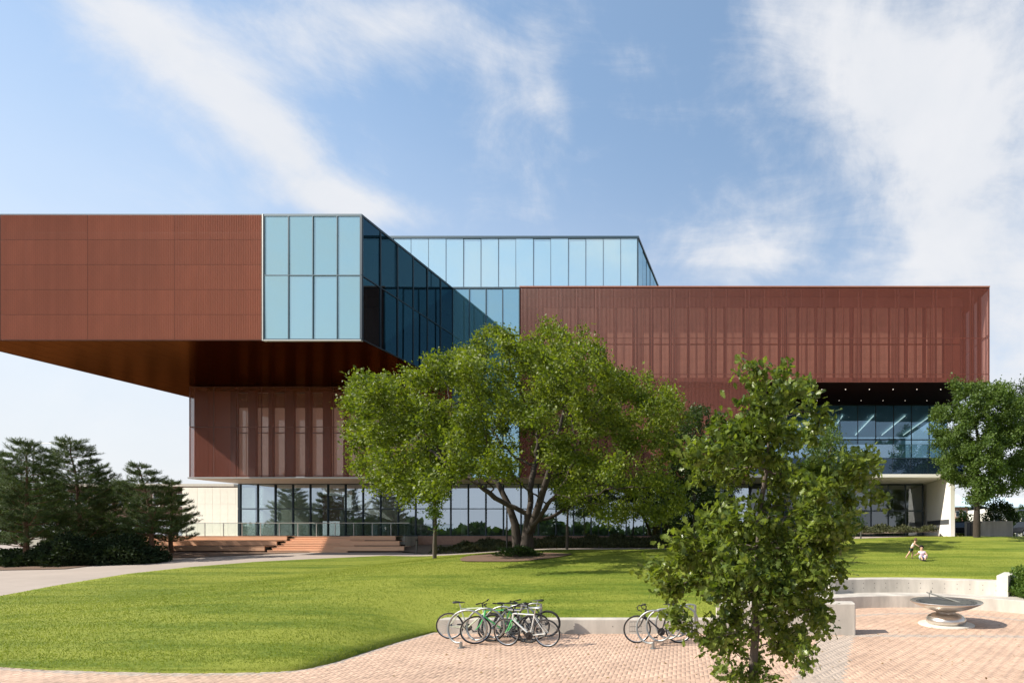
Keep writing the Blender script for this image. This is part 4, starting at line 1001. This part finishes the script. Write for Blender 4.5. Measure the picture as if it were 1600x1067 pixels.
# grass blades on the near lawn and along its edges
def grass_blades():
    rg_ = np.random.default_rng(12); poly = [(p[0], p[1]) for p in lawn_poly]; P = []
    xs_ = rg_.uniform(-34, 15, 1300000); ys_ = 9.4+rg_.uniform(0,1,1300000)**1.9*30
    bx = np.array([p[0] for p in poly]); by = np.array([p[1] for p in poly]); nx_ = np.roll(bx,-1); ny_ = np.roll(by,-1)
    pxs = VX+F*xs_/ys_; ok = (pxs > -30) & (pxs < 1630); xs_ = xs_[ok]; ys_ = ys_[ok]
    c = np.zeros(len(xs_), bool)
    for a, b_, e, f_ in zip(bx, by, nx_, ny_):
        if b_ == f_: continue
        cond = ((b_ > ys_) != (f_ > ys_)) & (xs_ < (e-a)*(ys_-b_)/(f_-b_)+a); c ^= cond
    xs_, ys_ = xs_[c], ys_[c]; xs_, ys_ = xs_[:330000], ys_[:330000]
    n = len(xs_)
    l, m_, r_ = prof(PL, ys_), prof(PM, ys_), prof(PR, ys_); a = ss(-25,-14,xs_); b_ = ss(-3,6.5,xs_); zz = l*(1-a)+m_*(a-b_)+r_*b_; w_s = (1-ss(14, 24, ys_))*(1-ss(-8.9, -6.5, xs_)); zz = zz*(1-w_s)+w_s*soften(zz, xs_, ys_)+.03
    ang = rg_.uniform(0, 6.28, n); h = rg_.uniform(.018,.045,n)*np.clip(1.25-(ys_-9)/30, .3, 1); w = .003+.0003*ys_; lean = rg_.normal(0,.014,(n,2))
    A = np.stack([xs_-w*np.cos(ang), ys_-w*np.sin(ang), zz],1); B = np.stack([xs_+w*np.cos(ang), ys_+w*np.sin(ang), zz],1); C = np.stack([xs_+lean[:,0], ys_+lean[:,1], zz+h],1)
    V = np.stack([A,B,C],1).reshape(-1,3); T = np.arange(3*n).reshape(-1,3)
    o = stuff(np_obj('grass_blades', V, T, M_blade)); o['label'] = 'short mown grass standing on the near lawn'; o['category'] = 'grass'
grass_blades()

rgf = np.random.default_rng(5); n = 260
C = np.stack([rgf.uniform(-7, 9, n), 9+rgf.uniform(0,1,n)*6, np.full(n, .012)], 1); C = C[[inside(plaza_poly, c[0], c[1]) for c in C]]
fl = leaves('fallen_leaves', C, rgf.normal(0,1,(len(C),3))*np.array([1,1,.08]), .055, LEAF_SIMPLE, leaf_mat('dry_leaf', (.16,.09,.03), (.28,.20,.06), .1, .8), None, rgf, up=3, jitter=.1)
fl['label'] = 'small dry leaves scattered on the brick plaza'; fl['category'] = 'leaves'
# ------------------------------------------------------------------ bicycles
def torus(R_, r_, n=40, k=8, y=0):
    mb = MB(); mb.tube([(R_*math.cos(2*math.pi*i/n), y, R_*math.sin(2*math.pi*i/n)) for i in range(n)], r_, k, closed=True); return mb
WR = .335
def wheel(parent, x, tyre_w=.020, dark=False):
    rim = torus(WR-.028, .009, 40, 6); rim.tube([(0,-.05,0),(0,.05,0)], .018, 8); w = rim.build('wheel', M_black if dark else M_silver, parent, smooth=True); w.location = (x, 0, WR+.005)
    torus(WR-.012, tyre_w, 44, 8).build('tyre', M_rubber, w, smooth=True)
    s = MB()
    for k in range(24):
        a = 2*math.pi*k/24; s.tube([(.018*math.cos(a+.5), .03*(-1)**k, .018*math.sin(a+.5)), ((WR-.03)*math.cos(a), 0, (WR-.03)*math.sin(a))], .0016, 3, cap=False)
    s.build('spokes', M_silver, w); return w
def make_bike(label, loc, heading, frame_m, fork_m=None, bars='flat', saddle_m=M_black, lean=0, basket=False, dark_rims=False, tw=.02, fender=False):
    fork_m = fork_m or frame_m
    b = empty('bicycle', label, 'bicycle', loc, heading, 'bicycles parked on the plaza'); b.rotation_euler = (lean, 0, heading)
    # +x is forward; origin on the ground below the rear axle
    wheel(b, 0, tw, dark_rims); wheel(b, 1.04, tw, dark_rims)
    bb = (.43, 0, .28); st = (.29, 0, .78); hb = (.86, 0, .66); ht = (.835, 0, .80); ax = (0, 0, WR+.005); fx = (1.04, 0, WR+.005)
    f = MB(); f.tube([bb, st], .016, 8).tube([st, ht], .016, 8).tube([bb, hb], .020, 8).tube([hb, ht], .021, 8)
    for s in (-1, 1):
        f.tube([(bb[0], s*.03, bb[2]), (0, s*.06, ax[2])], .009, 6).tube([(st[0], s*.015, st[2]-.05), (0, s*.06, ax[2])], .008, 6)
    f.build('frame', frame_m, b, smooth=True)
    fk = MB()
    for s in (-1, 1): fk.tube([(hb[0]+.008, s*.045, hb[2]-.02), (.95, s*.05, .46), (1.04, s*.05, WR+.005)], [.014,.012,.008], 6)
    fk.tube([(hb[0]+.008,-.05,hb[2]-.02),(hb[0]+.008,.05,hb[2]-.02)], .015, 6).build('fork', fork_m, b, smooth=True)
    MB().tube([st, (.255, 0, .93)], .013, 8).build('seat_post', M_silver, b, smooth=True)
    sd_ = MB(); sd_.tube([(.12,0,.945),(.18,0,.955),(.28,0,.95),(.40,0,.945)], [.065,.072,.04,.018], 10)
    so_ = sd_.build('saddle', saddle_m, b, smooth=True)
    for v in so_.data.vertices: v.co.z = .95+(v.co.z-.95)*.42
    h = MB(); h.tube([ht, (.82,0,.90),(.87,0,.94)], .014, 8)
    if bars == 'flat': h.tube([(.83,-.31,.96),(.87,-.12,.945),(.87,.12,.945),(.83,.31,.96)], .011, 8)
    else:
        h.tube([(.87,-.21,.94),(.87,.21,.94)], .012, 8)
        for s in (-1,1): h.tube([(.87,s*.21,.94),(.95,s*.215,.945),(1.0,s*.22,.90),(.97,s*.22,.83),(.88,s*.22,.80)], .013, 8)
    h.build('handlebar', M_black, b, smooth=True)
    if bars == 'flat':
        for s in (-1,1): MB().tube([(.86,s*.19,.95),(.83,s*.32,.96)], .017, 8).build('grip', M_rubber, b, smooth=True)
    c = MB(); c.tube([(bb[0],.05,bb[2]),(bb[0],.056,bb[2])], .095, 24).tube([(bb[0],-.08,bb[2]),(bb[0],.08,bb[2])], .02, 10)
    c.tube([(bb[0],.075,bb[2]),(bb[0]+.12,.085,bb[2]-.12)], .011, 6).tube([(bb[0],-.075,bb[2]),(bb[0]-.12,-.085,bb[2]+.12)], .011, 6)
    c.build('crankset', M_black, b, smooth=True)
    MB().box(bb[0]+.08, .085, bb[2]-.14, bb[0]+.17, .15, bb[2]-.115).build('pedal', M_black, b)
    MB().box(bb[0]-.17, -.15, bb[2]+.11, bb[0]-.08, -.085, bb[2]+.135).build('pedal', M_black, b)
    ch = MB(); ch.tube([(0,.05,ax[2]+.035),(bb[0],.053,bb[2]+.093)], .004, 4).tube([(0,.05,ax[2]-.035),(bb[0],.053,bb[2]-.093)], .004, 4).tube([(0,.045,ax[2]),(0,.055,ax[2])], .038, 14); ch.build('chain', M_black, b)
    if fender:
        pts = [(((WR+.03)*math.cos(a)), 0, WR+.005+(WR+.03)*math.sin(a)) for a in [R(40+10*i) for i in range(14)]]
        MB().tube(pts, .016, 6).build('mudguard', frame_m, b, smooth=True)
    if basket:
        k = MB()
        for zz in (.36,.50,.64):
            k.tube([(-.16,.10,zz),(.14,.10,zz),(.14,.2,zz),(-.16,.2,zz)], .004, 4, closed=True)
        for i in range(9): k.tube([(-.16+.0375*i,.2,.36),(-.16+.0375*i,.2,.64)], .003, 4)
        k.build('basket', M_steelm, b)
    return b
M_white_p = mat('white_frame', (.74,.76,.72), .35, var=.04)
M_green_p = mat('green_frame', (.13,.62,.20), .35, var=.05)
M_lime_p = mat('pale_lime_frame', (.62,.68,.50), .35, var=.05)
M_dark_p = mat('dark_frame', (.03,.03,.035), .35, var=.05)
M_greyf = mat('grey_frame', (.35,.37,.38), .35, metal=.3, var=.05)
make_bike('pale bicycle with a black saddle at the left end of the big group', (-8.0,12.80,0), R(4), M_lime_p, M_white_p, lean=R(4))
make_bike('white bicycle with green rear stays and thin dark tyres, nearest and rightmost in the group', (-5.08,11.85,0), R(172), M_white_p, M_green_p, saddle_m=M_greyf, lean=R(-6))
make_bike('bicycle with bright green frame and fork turned towards the viewer in the group', (-6.05,12.62,0), R(204), M_green_p, M_green_p, lean=R(5))
make_bike('dark bicycle with fat tyres at the back right of the group', (-5.62,13.05,0), R(183), M_dark_p, M_dark_p, lean=R(4), dark_rims=True, tw=.030)
make_bike('grey bicycle in the middle of the crowded group', (-6.75,12.45,0), R(10), M_greyf, M_dark_p, lean=R(-5), dark_rims=True)
make_bike('black bicycle leaning deep inside the big group', (-5.75,12.30,0), R(168), M_dark_p, M_dark_p, lean=R(6), tw=.026)
make_bike('black drop bar bicycle with a wire basket standing alone by the oak', (-2.02,12.32,0), R(181), M_dark_p, M_dark_p, bars='drop', lean=R(3), basket=False, tw=.021)
bk = bpy.data.objects['bicycle.006']
k = MB()
for zz in (.30,.42,.54): k.tube([(.90,.08,zz),(1.18,.08,zz),(1.18,.2,zz),(.90,.2,zz)], .004, 4, closed=True)
for i in range(8): k.tube([(.90+.04*i,.2,.30),(.90+.04*i,.2,.54)], .003, 4)
k.build('basket', M_steelm, bk)
def coil_rack(label, x, y, loops, ax=(.27,.30)):
    r = empty('bicycle_rack', label, 'bicycle rack', (x, y, 0), group='coiled pipe bicycle racks')
    n = int(loops*40); pts = []; Rr = .375
    L_ = math.hypot(*ax); 
    for i in range(n+1):
        a = 2*math.pi*i/40; t = i/40
        # ring plane mostly faces the viewer; coil advances along ax
        c, s = math.cos(a-math.pi/2-.25), math.sin(a-math.pi/2-.25)
        pts.append((-c*Rr*.99+ax[0]*t, c*Rr*.12+ax[1]*t, .12+Rr+s*Rr))
    MB().tube(pts, .024, 10).build('coil', M_galv, r, smooth=True)
    for e in (0, n):
        p = pts[e]; MB().tube([(p[0],p[1],0),(p[0],p[1],p[2]+.01)], .035, 10).build('post', M_galv, r, smooth=True)
        MB().tube([(p[0],p[1],0),(p[0],p[1],.012)], .075, 14).build('base_plate', M_galv, r)
    return r
coil_rack('coiled steel pipe rack among the big group of bicycles', -7.18, 11.75, 4.6)
coil_rack('coiled steel pipe rack at the single black bicycle', -2.62, 11.70, 4.6, (.17,.27))

# ------------------------------------------------------------------ children on the lawn
M_skin = mat('skin', (.55,.33,.23), .55, var=.04)
M_hair = mat('brown_hair', (.10,.05,.025), .7); M_hairb = mat('black_hair', (.015,.012,.012), .6)
def skin_mesh(name, V, E, Rd, m, parent, sub=1):
    me = bpy.data.meshes.new(name); me.from_pydata(V, E, []); o = bpy.data.objects.new(name, me); COL.objects.link(o)
    sk = o.modifiers.new('s', 'SKIN')
    if not me.skin_vertices: 
        bm = bmesh.new(); bm.from_mesh(me); bm.verts.layers.skin.verify(); bm.to_mesh(me); bm.free()
    for i, r in enumerate(Rd):
        me.skin_vertices[0].data[i].radius = (r, r) if not isinstance(r, tuple) else r
        me.skin_vertices[0].data[i].use_root = (i == 0)
    if sub: ss_ = o.modifiers.new('u', 'SUBSURF'); ss_.levels = sub; ss_.render_levels = sub
    dg = bpy.context.evaluated_depsgraph_get(); out = bpy.data.meshes.new_from_object(o.evaluated_get(dg))
    bpy.data.objects.remove(o); out.materials.clear(); out.materials.append(m)
    out.polygons.foreach_set('use_smooth', [True]*len(out.polygons))
    q = bpy.data.objects.new(name, out); link(q, parent); return q
def person(label, loc, rz, J, cloth, hair_m, scale=1.0, skirt=False):
    p = empty('person', label, 'child', loc, rz, 'children playing on the lawn'); p.scale = (scale,)*3
    names = ['pelvis','belly','chest','neck','head','crown','shL','elL','wrL','shR','elR','wrR','hipL','knL','anL','toL','hipR','knR','anR','toR']
    idx = {n_: i for i, n_ in enumerate(names)}; V = [J[n_] for n_ in names]
    E = [('pelvis','belly'),('belly','chest'),('chest','neck'),('neck','head'),('head','crown'),('chest','shL'),('shL','elL'),('elL','wrL'),('chest','shR'),('shR','elR'),('elR','wrR'),('pelvis','hipL'),('hipL','knL'),('knL','anL'),('anL','toL'),('pelvis','hipR'),('hipR','knR'),('knR','anR'),('anR','toR')]
    E = [(idx[a], idx[b]) for a, b in E]
    rad = dict(pelvis=(.10,.08), belly=(.095,.075), chest=(.11,.08), neck=.04, head=.085, crown=.07, shL=.045, elL=.032, wrL=.024, shR=.045, elR=.032, wrR=.024, hipL=.065, knL=.045, anL=.032, toL=.026, hipR=.065, knR=.045, anR=.032, toR=.026)
    Rd = [rad[n_] for n_ in names]
    for s in ('L','R'):                           # palms and five fingers
        w = Vector(J['wr'+s]); e = Vector(J['el'+s]); d = (w-e).normalized(); sd_ = d.cross(Vector((0,0,1))).normalized(); palm = len(V)
        V.append(tuple(w+d*.05)); Rd.append(.024); E.append((idx['wr'+s], palm))
        for k_ in range(4):
            a_ = len(V); V.append(tuple(w+d*.075+sd_*(.012*(k_-1.5)))); V.append(tuple(w+d*(.105+.006*(1.5-abs(k_-1.5)))+sd_*(.014*(k_-1.5))+Vector((0,0,-.01)))); Rd += [.008,.006]; E += [(palm,a_),(a_,a_+1)]
        a_ = len(V); V.append(tuple(w+d*.05+sd_*.035)); V.append(tuple(w+d*.075+sd_*.045)); Rd += [.009,.007]; E += [(palm,a_),(a_,a_+1)]
    body = skin_mesh('body', V, E, Rd, M_skin, p, 1)
    hd = Vector(J['head']); up_ = (Vector(J['crown'])-Vector(J['neck'])).normalized(); fw = Vector(J['face']).normalized(); sdv = up_.cross(fw).normalized()
    for s in (-1,1): 
        e_ = hd+fw*.082+sdv*.03*s+up_*.02; MB().tube([e_, e_+fw*.006], .010, 8).build('eye', M_black, p)
        e_ = hd+sdv*.083*s; MB().tube([e_-up_*.018, e_, e_+up_*.018], [.008,.014,.008], 6).build('ear', M_skin, p, smooth=True)
    e_ = hd+fw*.08-up_*.01; MB().tube([e_+up_*.02, e_+fw*.016-up_*.005, e_-up_*.01], [.006,.012,.006], 6).build('nose', M_skin, p, smooth=True)
    e_ = hd+fw*.078-up_*.04; MB().tube([e_-sdv*.02, e_+fw*.004, e_+sdv*.02], [.003,.006,.003], 6).build('mouth', mat('lips', (.4,.12,.1), .5), p, smooth=True)
    # hair cap
    bm = bmesh.new(); bmesh.ops.create_icosphere(bm, subdivisions=3, radius=.104)
    cc = hd+up_*.035-fw*.015
    for v in list(bm.verts):
        if (v.co.dot(fw) > .055 and v.co.dot(up_) < .055) or v.co.dot(up_) < -.07: bm.verts.remove(v)
    for v in bm.verts: v.co = v.co*(1+.05*math.sin(v.co.x*90)*math.sin(v.co.z*80))+cc
    me = bpy.data.meshes.new('hair'); bm.to_mesh(me); bm.free(); me.materials.append(hair_m); link(bpy.data.objects.new('hair', me), p)
    for (nm, vs_, es_, rs_, mm) in cloth: skin_mesh(nm, [J[v] if isinstance(v, str) else v for v in vs_], es_, rs_, mm, p, 1)
    return p
def mid(a, b, t=.5): return tuple(Vector(a).lerp(Vector(b), t))
# child bending over and reaching to the right
J1 = dict(pelvis=(0,0,.56), belly=(.06,0,.68), chest=(.14,0,.80), neck=(.19,0,.90), head=(.235,0,1.0), crown=(.25,0,1.05), face=(.9,0,-.25),
          shL=(.15,.11,.83), elL=(.30,.10,.73), wrL=(.44,.08,.66), shR=(.15,-.11,.83), elR=(.30,-.12,.72), wrR=(.43,-.10,.64),
          hipL=(.0,.07,.52), knL=(.08,.08,.29), anL=(.02,.08,.05), toL=(.13,.08,.025), hipR=(-.02,-.07,.52), knR=(-.14,-.09,.29), anR=(-.30,-.09,.07), toR=(-.21,-.09,.025))
M_shirtw = mat('cream_top', (.78,.70,.62), .8); M_short = mat('dark_shorts', (.02,.04,.03), .8)
x = sx(1424, 27.0); person('child in a cream top and dark shorts bending over the seated child', (x,27.0,zt(x,27.0)+.03), R(-12), J1,
    [('shirt', ['pelvis','belly','chest','shL','shR'], [(0,1),(1,2),(2,3),(2,4)], [(.105,.085),(.105,.088),(.118,.092),.055,.055], M_shirtw),
     ('shorts', ['pelvis','hipL',mid(J1['hipL'],J1['knL'],.6),'hipR',mid(J1['hipR'],J1['knR'],.6)], [(0,1),(1,2),(0,3),(3,4)], [(.112,.09),.078,.068,.078,.068], M_short)], M_hair)
J2 = dict(pelvis=(0,0,.11), belly=(.0,0,.23), chest=(-.02,0,.37), neck=(-.02,0,.47), head=(-.03,0,.575), crown=(-.03,0,.63), face=(0,-1,.05),
          shL=(.11,0,.40), elL=(.20,-.06,.27), wrL=(.17,-.19,.18), shR=(-.14,0,.40), elR=(-.22,-.05,.30), wrR=(-.30,-.15,.28),
          hipL=(.08,-.04,.10), knL=(.12,-.26,.24), anL=(.05,-.40,.06), toL=(.05,-.49,.03), hipR=(-.08,-.04,.10), knR=(-.12,-.28,.24), anR=(-.06,-.42,.06), toR=(-.06,-.51,.03))
M_dress = mat('lilac_dress', (.55,.55,.80), .8); M_pinkt = mat('pink_shirt', (.80,.60,.66), .8); M_shoe = mat('dark_shoe', (.03,.02,.02), .6)
x = sx(1441, 26.0); person('dark haired child in a pink and lilac dress sitting on the lawn', (x,26.0,zt(x,26.0)+.03), R(-8), J2,
    [('shirt', ['belly','chest','shL',mid(J2['shL'],J2['elL']),'shR',mid(J2['shR'],J2['elR'])], [(0,1),(1,2),(2,3),(1,4),(4,5)], [(.105,.088),(.118,.092),.055,.045,.055,.045], M_pinkt),
     ('skirt', ['pelvis','belly','hipL','knL','hipR','knR'], [(0,1),(0,2),(2,3),(0,4),(4,5)], [(.15,.12),(.11,.09),.10,.085,.10,.085], M_dress),
     ('shoe', ['anL','toL'], [(0,1)], [.04,.036], M_shoe), ('shoe', ['anR','toR'], [(0,1)], [.04,.036], M_shoe)], M_hairb, 1.15)

# ------------------------------------------------------------------ street furniture
def bollard(px, D, label, top_h):
    x = sx(px, D); z = zt(x, D); b = empty('bollard_light', label, 'bollard light', (x,D,z), group='bollards along the museum path')
    MB().tube([(0,0,-.02),(0,0,top_h)], .055, 12).build('post', M_steelm, b, smooth=True); MB().tube([(0,0,top_h),(0,0,top_h+.02),(0,0,top_h+.14)], [.058,.07,.07], 14).build('lamp_head', M_black, b, smooth=True)
bollard(651, 37.0, 'short dark bollard at the right end of the timber steps', .95)
bollard(1345, 36.5, 'short dark bollard beside the path right of the oak', .95)
x = sx(792, 33.8); z = zt(x, 33.8); lp = empty('path_lamp', 'slender black lamp post on the path behind the great tree', 'lamp post', (x,33.8,z))
MB().tube([(0,0,-.02),(0,0,3.4)], [.06,.04], 10).build('post', M_black, lp, smooth=True); MB().lathe([(.16,3.4),(.17,3.43),(.05,3.5)], 18).build('lamp_head', M_black, lp, smooth=True)
def street_lamp(px, D, h, label, arm=3.0, side=1, z=None):
    x = sx(px, D); z = zt(x, D) if z is None else z; b = empty('street_lamp', label, 'street lamp', (x,D,z), group='street lamps round the museum')
    MB().tube([(0,0,0),(0,0,h*.93)], [.10,.06], 10).build('post', M_galv, b, smooth=True)
    MB().tube([(0,0,h*.93),(side*.25,0,h*.985),(side*.8,0,h),(side*arm,0,h-.03)], [.05,.045,.04,.035], 8).build('arm', M_galv, b, smooth=True)
    MB().tube([(side*(arm-.1),0,h-.05),(side*(arm+.2),0,h-.06),(side*(arm+.55),0,h-.05)], [.05,.11,.06], 8).build('lamp_head', M_galv, b, smooth=True)
street_lamp(52, 52, H+(VY-692)/F*52-1.4, 'street lamp with a curved arm rising behind the left pines', 3.0, 1)
street_lamp(1552, 60, 7.0, 'grey street lamp behind the park tree on the right', 1.2, -1, 2.6)
street_lamp(1589, 56, 3.0, 'thin low lamp post near the right edge', .4, 1, 2.6)
# bin, planter
x = sx(1521, 42.5); bn = empty('litter_bin', 'dark litter bin beside the trunk of the park tree', 'litter bin', (x,42.5,2.6))
MB().box(-.42,-.4,0,.42,.4,1.15).build('body', M_black, bn, bevel=.03); MB().box(-.5,-.46,1.15,.5,.46,1.25).build('lid', M_steelm, bn, bevel=.02); MB().box(-.25,-.41,.85,.25,-.402,1.05).build('opening', M_hole, bn)
pl = tag(wall_poly('concrete_planter', [(sx(1521,43.4),43.3),(sx(1582,43.4),43.3),(sx(1582,43.4),45.3),(sx(1521,43.4),45.3)], 2.5, 3.95, M_concrete, bevel=.03), 'long concrete planter box behind the park tree', 'planter')
clump('planter_shrub', 'dark shrub growing above the concrete planter', 'shrub', (sx(1563,44.2),44.2,3.9), 1.5, .8, 1.9, 3500, .15, M_leafd, 71)
def dark_conifer(px, D, h, label, seed, r_):
    x = sx(px, D); clump('street_shrub', label, 'shrub', (x,D,2.55), r_, r_*.8, h, 2600, .22, M_shrub, seed, group='shrubs across the street')
dark_conifer(1506, 58, 2.6, 'rusty green shrub right of the white end wall', 72, 1.3)
dark_conifer(1600, 62, 3.4, 'pale green shrub at the right edge across the street', 73, 2.2)

def make_car(label, loc, rz, col, group):
    m_ = mat('car_paint', col, .3, metal=.2, var=.02, spec=.6); M_cg = mat('car_glass', (.02,.03,.035), .1, var=.02)
    c = empty('parked_car', label, 'car', loc, rz, group)
    prof_ = [(-2.2,.35),(-2.25,.62),(-2.15,.86),(-1.5,.93),(1.0,.90),(2.0,.80),(2.2,.62),(2.2,.35)]
    def ext(pr, w0, w1, zsplit=None):
        V = []; n_ = len(pr)
        for s in (-1,1):
            for (x_, z_) in pr: V.append((x_, s*(w0 if z_ < .9 else w1), z_))
        return V, [tuple(range(n_))[::-1], tuple(range(n_, 2*n_))]+[(i, (i+1) % n_, n_+(i+1) % n_, n_+i) for i in range(n_)]
    V, Fc = ext(prof_, .87, .84); o = mesh_obj('body', V, Fc, m_, c)
    bm = bmesh.new(); bm.from_mesh(o.data); bmesh.ops.recalc_face_normals(bm, faces=bm.faces[:]); bmesh.ops.bevel(bm, geom=bm.edges[:], offset=.06, segments=2, affect='EDGES', clamp_overlap=True); bm.to_mesh(o.data); bm.free()
    cab = [(-1.75,.90),(-1.2,1.36),(-.6,1.46),(.3,1.44),(1.05,.90)]; V = []
    for s in (-1,1):
        for (x_, z_) in cab: V.append((x_, s*(.82-(z_-.9)*.32), z_))
    n_ = 5; o = mesh_obj('windows', V, [tuple(range(n_))[::-1], tuple(range(n_,2*n_))]+[(i,(i+1)%n_,n_+(i+1)%n_,n_+i) for i in range(n_)], M_cg, c)
    MB().box(-1.15,-.62,1.40,.28,.62,1.485).build('roof', m_, c, bevel=.03)
    for (x_, s) in ((-1.35,-1),(-1.35,1),(1.35,-1),(1.35,1)):
        w = MB().tube([(x_, s*.70, .32), (x_, s*.90, .32)], .32, 20).build('wheel', M_rubber, c, smooth=True)
        MB().tube([(x_, s*.899, .32), (x_, s*.91, .32)], .19, 14).build('rim', M_silver, w)
    for s in (-1,1): MB().box(2.14, s*.62-.16, .6, 2.23, s*.62+.16, .74).build('headlight', M_white, c, bevel=.02)
    return c
make_car('dark car parked on the street at the right edge of the photograph', (sx(1603,50),50,2.61), R(90), (.02,.02,.03), 'cars parked round the museum')
make_car('black car half hidden behind the white end wall', (sx(1497,50),50,2.61), R(70), (.015,.015,.018), 'cars parked round the museum')
make_car('white car seen between the pines', (sx(200,62),62,1.43), R(8), (.75,.75,.75), 'cars parked round the museum')
make_car('silver car parked behind the crooked pine', (sx(240,64),64,1.43), R(4), (.5,.52,.54), 'cars parked round the museum')
make_car('pale car far left behind the pines', (sx(140,66),66,1.43), R(6), (.7,.7,.66), 'cars parked round the museum')

# ------------------------------------------------------------------ buildings beyond
def flat_building(name, label, x0, x1, y0, y1, z0, z1, wm, rm, nwin, rows, over=.4, gable=False, seed=0, winm=None):
    b = empty(name, label, 'building', ((x0+x1)/2, y0, z0)); O = -Vector(b.location)
    w = MB().box(x0, y0, z0, x1, y1, z1).build('wall', wm, b); w.location = O
    if gable:
        h = min(3.2, (z1-z0)*.5); ym = (y0+y1)/2; V = [(x0-over,y0-over,z1),(x1+over,y0-over,z1),(x1+over,ym,z1+h),(x0-over,ym,z1+h),(x0-over,y1+over,z1),(x1+over,y1+over,z1)]
        r_ = mesh_obj('roof', V+[(v[0],v[1],v[2]+.15) for v in V], [(0,1,2,3),(3,2,5,4),(6,9,8,7),(9,10,11,8),(0,6,7,1),(4,5,11,10),(0,3,9,6),(3,4,10,9),(1,7,8,2),(2,8,11,5)], rm, b); r_.location = O
    else:
        r_ = MB().box(x0-over, y0-over, z1+.003, x1+over, y1+over, z1+.35).build('roof', rm, b); r_.location = O
    for r0_ in range(rows):
        for i in range(nwin):
            ww = (x1-x0)/nwin; zz = z0+(z1-z0)*(r0_+.35)/rows; hh = (z1-z0)/rows*.42
            f = MB().box(x0+i*ww+ww*.22, y0-.06, zz, x0+i*ww+ww*.78, y0-.003, zz+hh).build('window', M_white, b); f.location = O
            g_ = MB().box(x0+i*ww+ww*.27, y0-.075, zz+.08, x0+i*ww+ww*.73, y0-.062, zz+hh-.08).build('pane', winm or M_frame, f)
    return b
M_blueroof = mat('pale_blue_roof', (.50,.62,.68), .5, var=.05); M_brickfar = mat('far_brick', (.42,.22,.15), .8, var=.1); M_stucco = mat('far_stucco', (.72,.69,.62), .8, var=.05)
flat_building('warehouse', 'low building with a pale blue metal roof across the street', sx(1548,90), sx(1760,90), 90, 112, 2.5, 2.5+5.2, M_stucco, M_blueroof, 10, 1, .8, True)
flat_building('house', 'small brick house with white windows right of the museum wall', sx(1480,84), sx(1512,84), 84, 94, 2.5, 2.5+5.0, M_brickfar, M_blueroof, 3, 2, .4, True)
flat_building('apartment_block', 'white flat roofed block behind the park tree', sx(1500,110), sx(1556,110), 110, 124, 2.5, 2.5+6.5, M_stucco, M_white, 5, 2, .3)
lw_ = flat_building('exhibition_hall', 'low dark red hall raised on posts behind the left pines', -95, sx(286,62), 68, 86, 1.4+3.8, 1.4+8.0, mat('hall_wall', (.11,.055,.04), .8, var=.2), mat('hall_roof', (.55,.5,.42), .7), 14, 1, .5)
for i in range(9):
    o = MB().box(-94+i*3.2-.25, 68.4, 1.35, -94+i*3.2+.25, 69, 5.19).build('column', M_black, lw_); o.location = -Vector(lw_.location)
# background trees left, right and the park behind the viewer (seen in the glass)
proto = simple_tree('distant_tree', 'distant dark tree beyond the car park left of the hall', 20, 75, [(20,805,26),(0,790,24),(40,790,24),(20,770,26),(10,755,18)], M_leafd, 5000, .5, .3, 200, 2.0, seed=51, seg=.7)
def far_copy(x, y, z, s, label, rz=0):
    c = copy_tree(proto); c.location = (x, y, z); c.scale = (s,)*3; c.rotation_euler = (0,0,rz); c['label'] = label; c['group'] = 'trees far round the park'; return c
proto['group'] = 'trees far round the park'
far_copy(sx(90,80), 80, 1.4, 1.0, 'distant tree seen between the first two pines', 1)
far_copy(sx(330,140), 140, 1.4, .8, 'distant tree hidden low behind the cream wall', 2)
far_copy(sx(1498,130), 130, 2.5, .7, 'distant tree beyond the brick house', 3)
far_copy(sx(1590,140), 140, 2.5, .8, 'distant tree beyond the blue roof', 4)
far_copy(-88, -13, 0, .62, 'park tree standing behind the viewer, mirrored in the lobby glass left of the steps', .4)
far_copy(-60, -44, 0, .8, 'smaller park tree far behind the viewer, mirrored faintly in the lobby glass', 2.2)
far_copy(40, -30, 0, 1.2, 'park tree behind the viewer, mirrored in the entrance glass on the right', 3.1)
rgt = np.random.default_rng(77); C = []
n = 26000
ang = rgt.uniform(R(190), R(350), n); rad_ = 150+rgt.uniform(0,14,n)
hh = 5.5+1.8*np.sin(ang*17)+1.4*np.sin(ang*41+1)
C = np.stack([rad_*np.cos(ang), rad_*np.sin(ang)*.8, rgt.uniform(0,1,n)**.8*hh], 1)
tl = leaves('treeline', C, rgt.normal(0,1,(n,3)), 2.6, LEAF_SIMPLE, M_leafd, None, rgt, up=.2, jitter=.6)
tl['label'] = 'continuous belt of trees far behind the viewer'; tl['category'] = 'trees'
